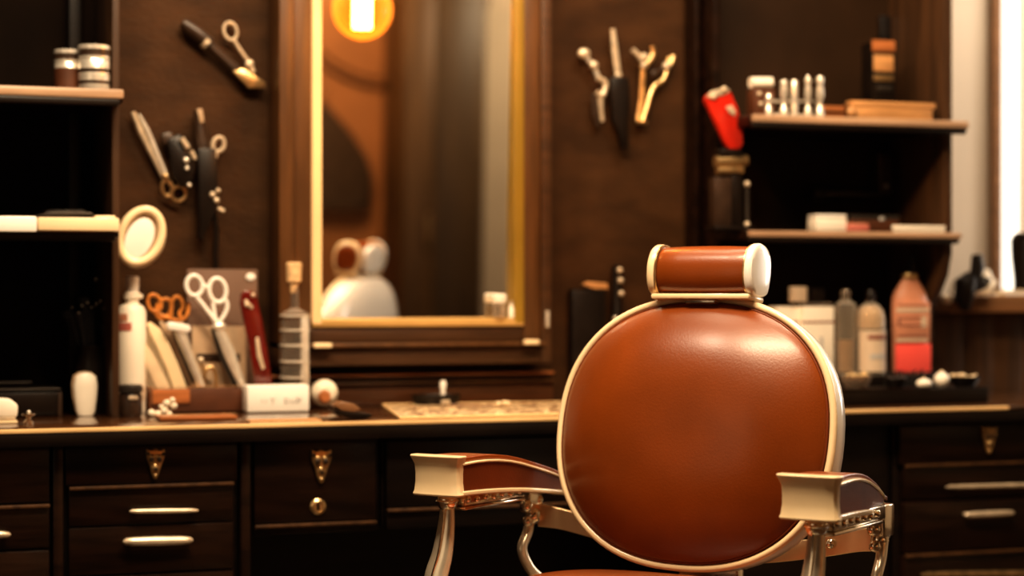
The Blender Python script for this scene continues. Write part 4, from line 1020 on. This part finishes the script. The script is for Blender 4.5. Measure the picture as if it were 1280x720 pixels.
for sg in (-1, 1):
    MB().tube([HM @ Vector((sg * .022, .0, -.058)), HM @ Vector((sg * .022, .015, -.10)), BM @ Vector((sg * .022, .07, .10))], .007).build('headrest_rod', 'chrome', ch)
# seat
pr = [(.03, .0), (.008, .004), (0, .02), (0, .045), (.006, .06), (.02, .072), (.05, .080), (.1, .085), (.16, .087), (.20, .088)]
secs = []
for ins, z in pr:
    secs.append([(a_, b_ - .10, .494 + z) for a_, b_ in superell(max(.262 - ins, .01), max(.235 - ins, .01), 3.2 if ins < .08 else 2.4, 64)])
seat = MB().loft(secs).build('seat_cushion', 'leather', ch, sharp=80)
secs = [[(a_, b_ - .10, z) for a_, b_ in superell(.262 + e, .235 + e, 3.2, 64)] for e, z in ((-.02, .43), (0.004, .435), (.008, .45), (.008, .487), (.002, .4935), (-.03, .4938))]
MB().loft(secs).build('seat_frame', 'enamel', ch, sharp=50)
MB().tube([(a_, b_ - .10, .494) for a_, b_ in superell(.266, .239, 3.2, 80)], .004, seg=8, closed=True).build('seat_bead', 'chrome', ch)
# pedestal
MB().lathe([(0, 0), (.29, 0), (.30, .01), (.30, .03), (.27, .045), (.12, .07), (.09, .09), (0, .09)], (0, -.06, 0), 48).build('base', 'enamel', ch)
MB().lathe([(.062, .0905), (.062, .30), (.055, .305), (0, .305)], (0, -.06, 0), 32).build('column', 'chrome', ch)
MB().lathe([(.08, .3055), (.085, .32), (.16, .40), (.19, .4295), (0, .4295)], (0, -.06, 0), 32).build('mount', 'enamel', ch)
MB().tube([(.31, -.06, .33), (.36, -.08, .36), (.38, -.12, .44)], .008).build('pump_lever', 'chrome', ch)
MB().tube([(.10, -.03, .36), (.31, -.06, .33)], .008).build('lever_rod', 'chrome', ch)
# foot rest
for sg in (-1, 1):
    MB().tube([(sg * .17, -.31, .45), (sg * .17, -.42, .38), (sg * .16, -.52, .22), (sg * .16, -.58, .14)], .011).build('footrest_strut', 'chrome', ch)
MB().box(-.19, .19, -.68, -.54, .125, .14, .006).build('footrest_plate', 'chrome', ch)
MB().box(-.12, .12, -.352, -.345, .25, .43, .003).build('calf_pad', 'leather', ch)
# arms
def arm(sg):
    # local outline: y from front (-.15) to rear (.25); inner edge fairly straight, outer edge curving in
    st = []
    for t in (0, .06, .12, .2, .3, .4, .5, .6, .7, .78, .85, .91, .96, 1):
        y = -.148 + .40 * t
        xi = .297 + .006 * t + .004 * t * t
        xo = .386 - .034 * t - .045 * t ** 2.0
        if t > .9: xo -= .012 * (t - .9) / .1
        zt_ = .7690 + .004 * math.sin(PI * min(t * 1.6, 1)) - .066 * t ** 2.1
        zb = .721 - .006 * t - .030 * t ** 2
        st.append((y, xi, xo, zb, zt_))
    def sections(dxi, dxo, f0, f1, yo=0):
        out = []
        for (y, xi, xo, zb, zt_) in st:
            out.append([(sg * (xi - dxi), y + yo, f0(zb, zt_)), (sg * (xo + dxo), y + yo, f0(zb, zt_)), (sg * (xo + dxo), y + yo, f1(zb, zt_)), (sg * (xi - dxi), y + yo, f1(zb, zt_))])
        return out
    MB().loft(sections(0, 0, lambda a_, b_: a_, lambda a_, b_: b_ - .006)).build('arm_pad', 'leather_dark', ch, bevel=.002)
    MB().loft(sections(.003, .003, lambda a_, b_: b_ - .0055, lambda a_, b_: b_ - .001)).build('arm_trim', 'enamel', ch, bevel=.0018)
    MB().loft(sections(-.003, -.003, lambda a_, b_: b_ - .0008, lambda a_, b_: b_ + .007)).build('arm_top', 'leather', ch, bevel=.003)
    MB().loft(sections(.004, .004, lambda a_, b_: a_ - .009, lambda a_, b_: a_ - .0005)[:-1]).build('arm_base', 'enamel', ch, bevel=.0025)
    # front cap, slightly hollow face with flared lips
    m = MB(); secs = []
    xc, hw = .3425, .0465
    for z, e, yo in ((.711, .001, -.004), (.714, .003, -.005), (.719, .001, -.003), (.735, -.001, -.002), (.750, -.001, -.002), (.764, .000, -.003), (.772, .003, -.006), (.7785, .006, -.009), (.7810, .005, -.008)):
        ring_ = []
        for (a_, b_) in ((-1, 1), (-1, -.2), (-.93, -.75), (-.6, -1), (0, -1.06), (.6, -1), (.93, -.75), (1, -.2), (1, 1)):
            ring_.append((sg * (xc) + (hw + e) * a_, -.150 + (b_ * .007 if b_ > 0 else b_ * .010) + (yo if b_ < 0 else 0), z))
        secs.append(ring_)
    m.loft(secs).build('arm_cap', 'enamel', ch, sharp=50, bevel=.001)
    # chrome work
    X = sg * .342
    MB().ball((X, -.125, .700), .0185).ball((X, -.125, .700), .0205, (1, 1, .3)).build('arm_ball', 'chrome', ch)
    pts = spline([Vector((X, -.125, .695)), Vector((X - .001, -.126, .66)), Vector((X - .004, -.134, .61)), Vector((X - .008, -.150, .56)), Vector((sg * .325, -.175, .50)), Vector((sg * .27, -.19, .46))])
    n_ = len(pts)
    MB().tube(pts, [.0125 + .010 * min(1, 2 * i / n_) for i in range(n_)], seg=14, flat=.6).build('front_post', 'post', ch)
    MB().tube([p_ + Vector((0, -.011 - .003 * i / n_, 0)) for i, p_ in enumerate(pts)], .0030, seg=6).build('post_rib', 'chrome', ch)
    m = MB().box(X - .0165, X + .0165, -.095, .12, .688, .711, .003)
    for i in range(7):
        for q_ in (-.0185, .0185): m.ball((X + q_, -.085 + i * .028, .700 - .002 * (i % 2)), .0062, (.5, 1, 1), 8)
    m.build('rack', 'chrome', ch)
    MB().box(X - .020, X + .020, -.10, .10, .682, .6875, .002).build('rack_rail', 'chrome', ch)
    # rear bracket
    MB().box(X - .012, X + .012, .128, .172, .655, .709, .004).build('rear_bracket', 'chrome', ch)
    m = MB()
    for (a_, b_, r_) in ((.125, .668, .012), (.165, .676, .011), (.150, .648, .016), (.128, .640, .010), (.172, .655, .010)): m.ball((X - sg * .006, a_, b_), r_, seg=12)
    m.build('bracket_scrolls', 'chrome', ch)
    pts = spline([Vector((X, .150, .655)), Vector((X, .140, .620)), Vector((X, .120, .590)), Vector((X - sg * .01, .130, .555)), Vector((X - sg * .03, .15, .52)), Vector((sg * .275, .10, .46))])
    MB().tube(pts, .0095, seg=12).build('rear_post', 'post', ch)
    # flat link running under the back
    lp = [Vector((X - sg * .008, .165, .648)), Vector((sg * .29, .178, .642)), Vector((sg * .22, .192, .625)), Vector((sg * .13, .20, .607)), Vector((sg * .05, .20, .595))]
    lp = spline(lp)
    secs = []
    for i, p_ in enumerate(lp):
        h_ = .021 - .007 * i / len(lp)
        secs.append([(p_.x, p_.y - .005, p_.z - h_), (p_.x, p_.y + .005, p_.z - h_), (p_.x, p_.y + .005, p_.z + h_), (p_.x, p_.y - .005, p_.z + h_)])
    MB().loft(secs).build('back_link', 'link', ch, bevel=.002)
    MB().ball((sg * .235, .182, .632), .009, seg=12).build('link_bolt', 'chrome', ch)
    MB().tube([(sg * .33, .21, .688), (sg * .27, .215, .694), (sg * .20, .22, .70)], .0075).build('hinge_rod', 'chrome', ch)
arm(-1); arm(1)
MB().box(-.06, .06, .188, .215, .44, .61, .006).build('back_support', 'chrome', ch)
MB().box(-.20, .20, .13, .21, .445, .475, .006).build('rear_bar', 'enamel', ch)

# ------------------------------------------------------------------ lights
def area(name, loc, target, size, power, col, size_y=None):
    l = bpy.data.lights.new(name, 'AREA'); l.energy = power; l.color = col; l.size = size
    if size_y: l.shape = 'RECTANGLE'; l.size_y = size_y
    o = bpy.data.objects.new(name, l); C.objects.link(o); o.location = loc
    o.rotation_euler = (Vector(target) - Vector(loc)).to_track_quat('-Z', 'Y').to_euler(); return o
def point(name, loc, power, col, r=.03):
    l = bpy.data.lights.new(name, 'POINT'); l.energy = power; l.color = col; l.shadow_soft_size = r
    o = bpy.data.objects.new(name, l); C.objects.link(o); o.location = loc; return o
WARM = (1, .62, .32)
area('ceiling_key', (1.02, 2.42, 2.8), (1.35, 3.2, .8), 1.3, 68, (1, .76, .50), .16)
area('overhead_panel', (1.55, 3.45, 2.87), (1.5, 3.35, 0), 1.5, 26, (1, .78, .53), .6)
area('front_fill', (-1.1, 1.9, 1.5), (1.2, 3.1, .78), 1.2, 3.2, (1, .74, .48))
area('window_right', (4.7, 4.35, 1.6), (1.5, 3.25, .95), .7, 24, (1, .92, .82), 1.2)
area('far_wall_wash', (3.7, 4.6, 2.8), (3.45, 5.25, 1.3), .5, 24, (1, .88, .74))
area('rear_wash', (2.7, -2.0, 2.85), (2.8, -3.2, 2.0), .8, 46, (1, .66, .38))
area('rear_door_wash', (4.5, -1.9, 2.8), (4.4, -3.2, 1.6), .5, 26, (1, .80, .54))
area('shelf_fill', (.25, 3.1, 2.7), (.75, 4.1, 1.0), .25, 17, (1, .78, .55))  # added fill without a fitting, brightens the left shelves
area('right_shelf_spot', (2.2, 3.2, 2.8), (2.5, 4.2, 1.2), .25, 11, (1, .78, .55))
w = bpy.data.worlds.new('world'); bpy.context.scene.world = w; w.use_nodes = True
w.node_tree.nodes['Background'].inputs[0].default_value = (1, .6, .35, 1); w.node_tree.nodes['Background'].inputs[1].default_value = .02

# ------------------------------------------------------------------ camera
cd = bpy.data.cameras.new('camera'); cam = bpy.data.objects.new('camera', cd); C.objects.link(cam)
cam.location = (0, 0, CAMZ); cam.rotation_euler = (PI / 2, 0, -A)
cd.sensor_width = 36; cd.lens = F / 1280 * 36; cd.clip_start = .05
cd.dof.use_dof = True; cd.dof.focus_distance = 3.38; cd.dof.aperture_fstop = 1.9
sc = bpy.context.scene; sc.camera = cam
sc.view_settings.view_transform = 'Standard'; sc.view_settings.look = 'Medium High Contrast'
sc.view_settings.exposure = 0; sc.view_settings.gamma = 1
sc.cycles.max_bounces = 8; sc.cycles.sample_clamp_indirect = 4
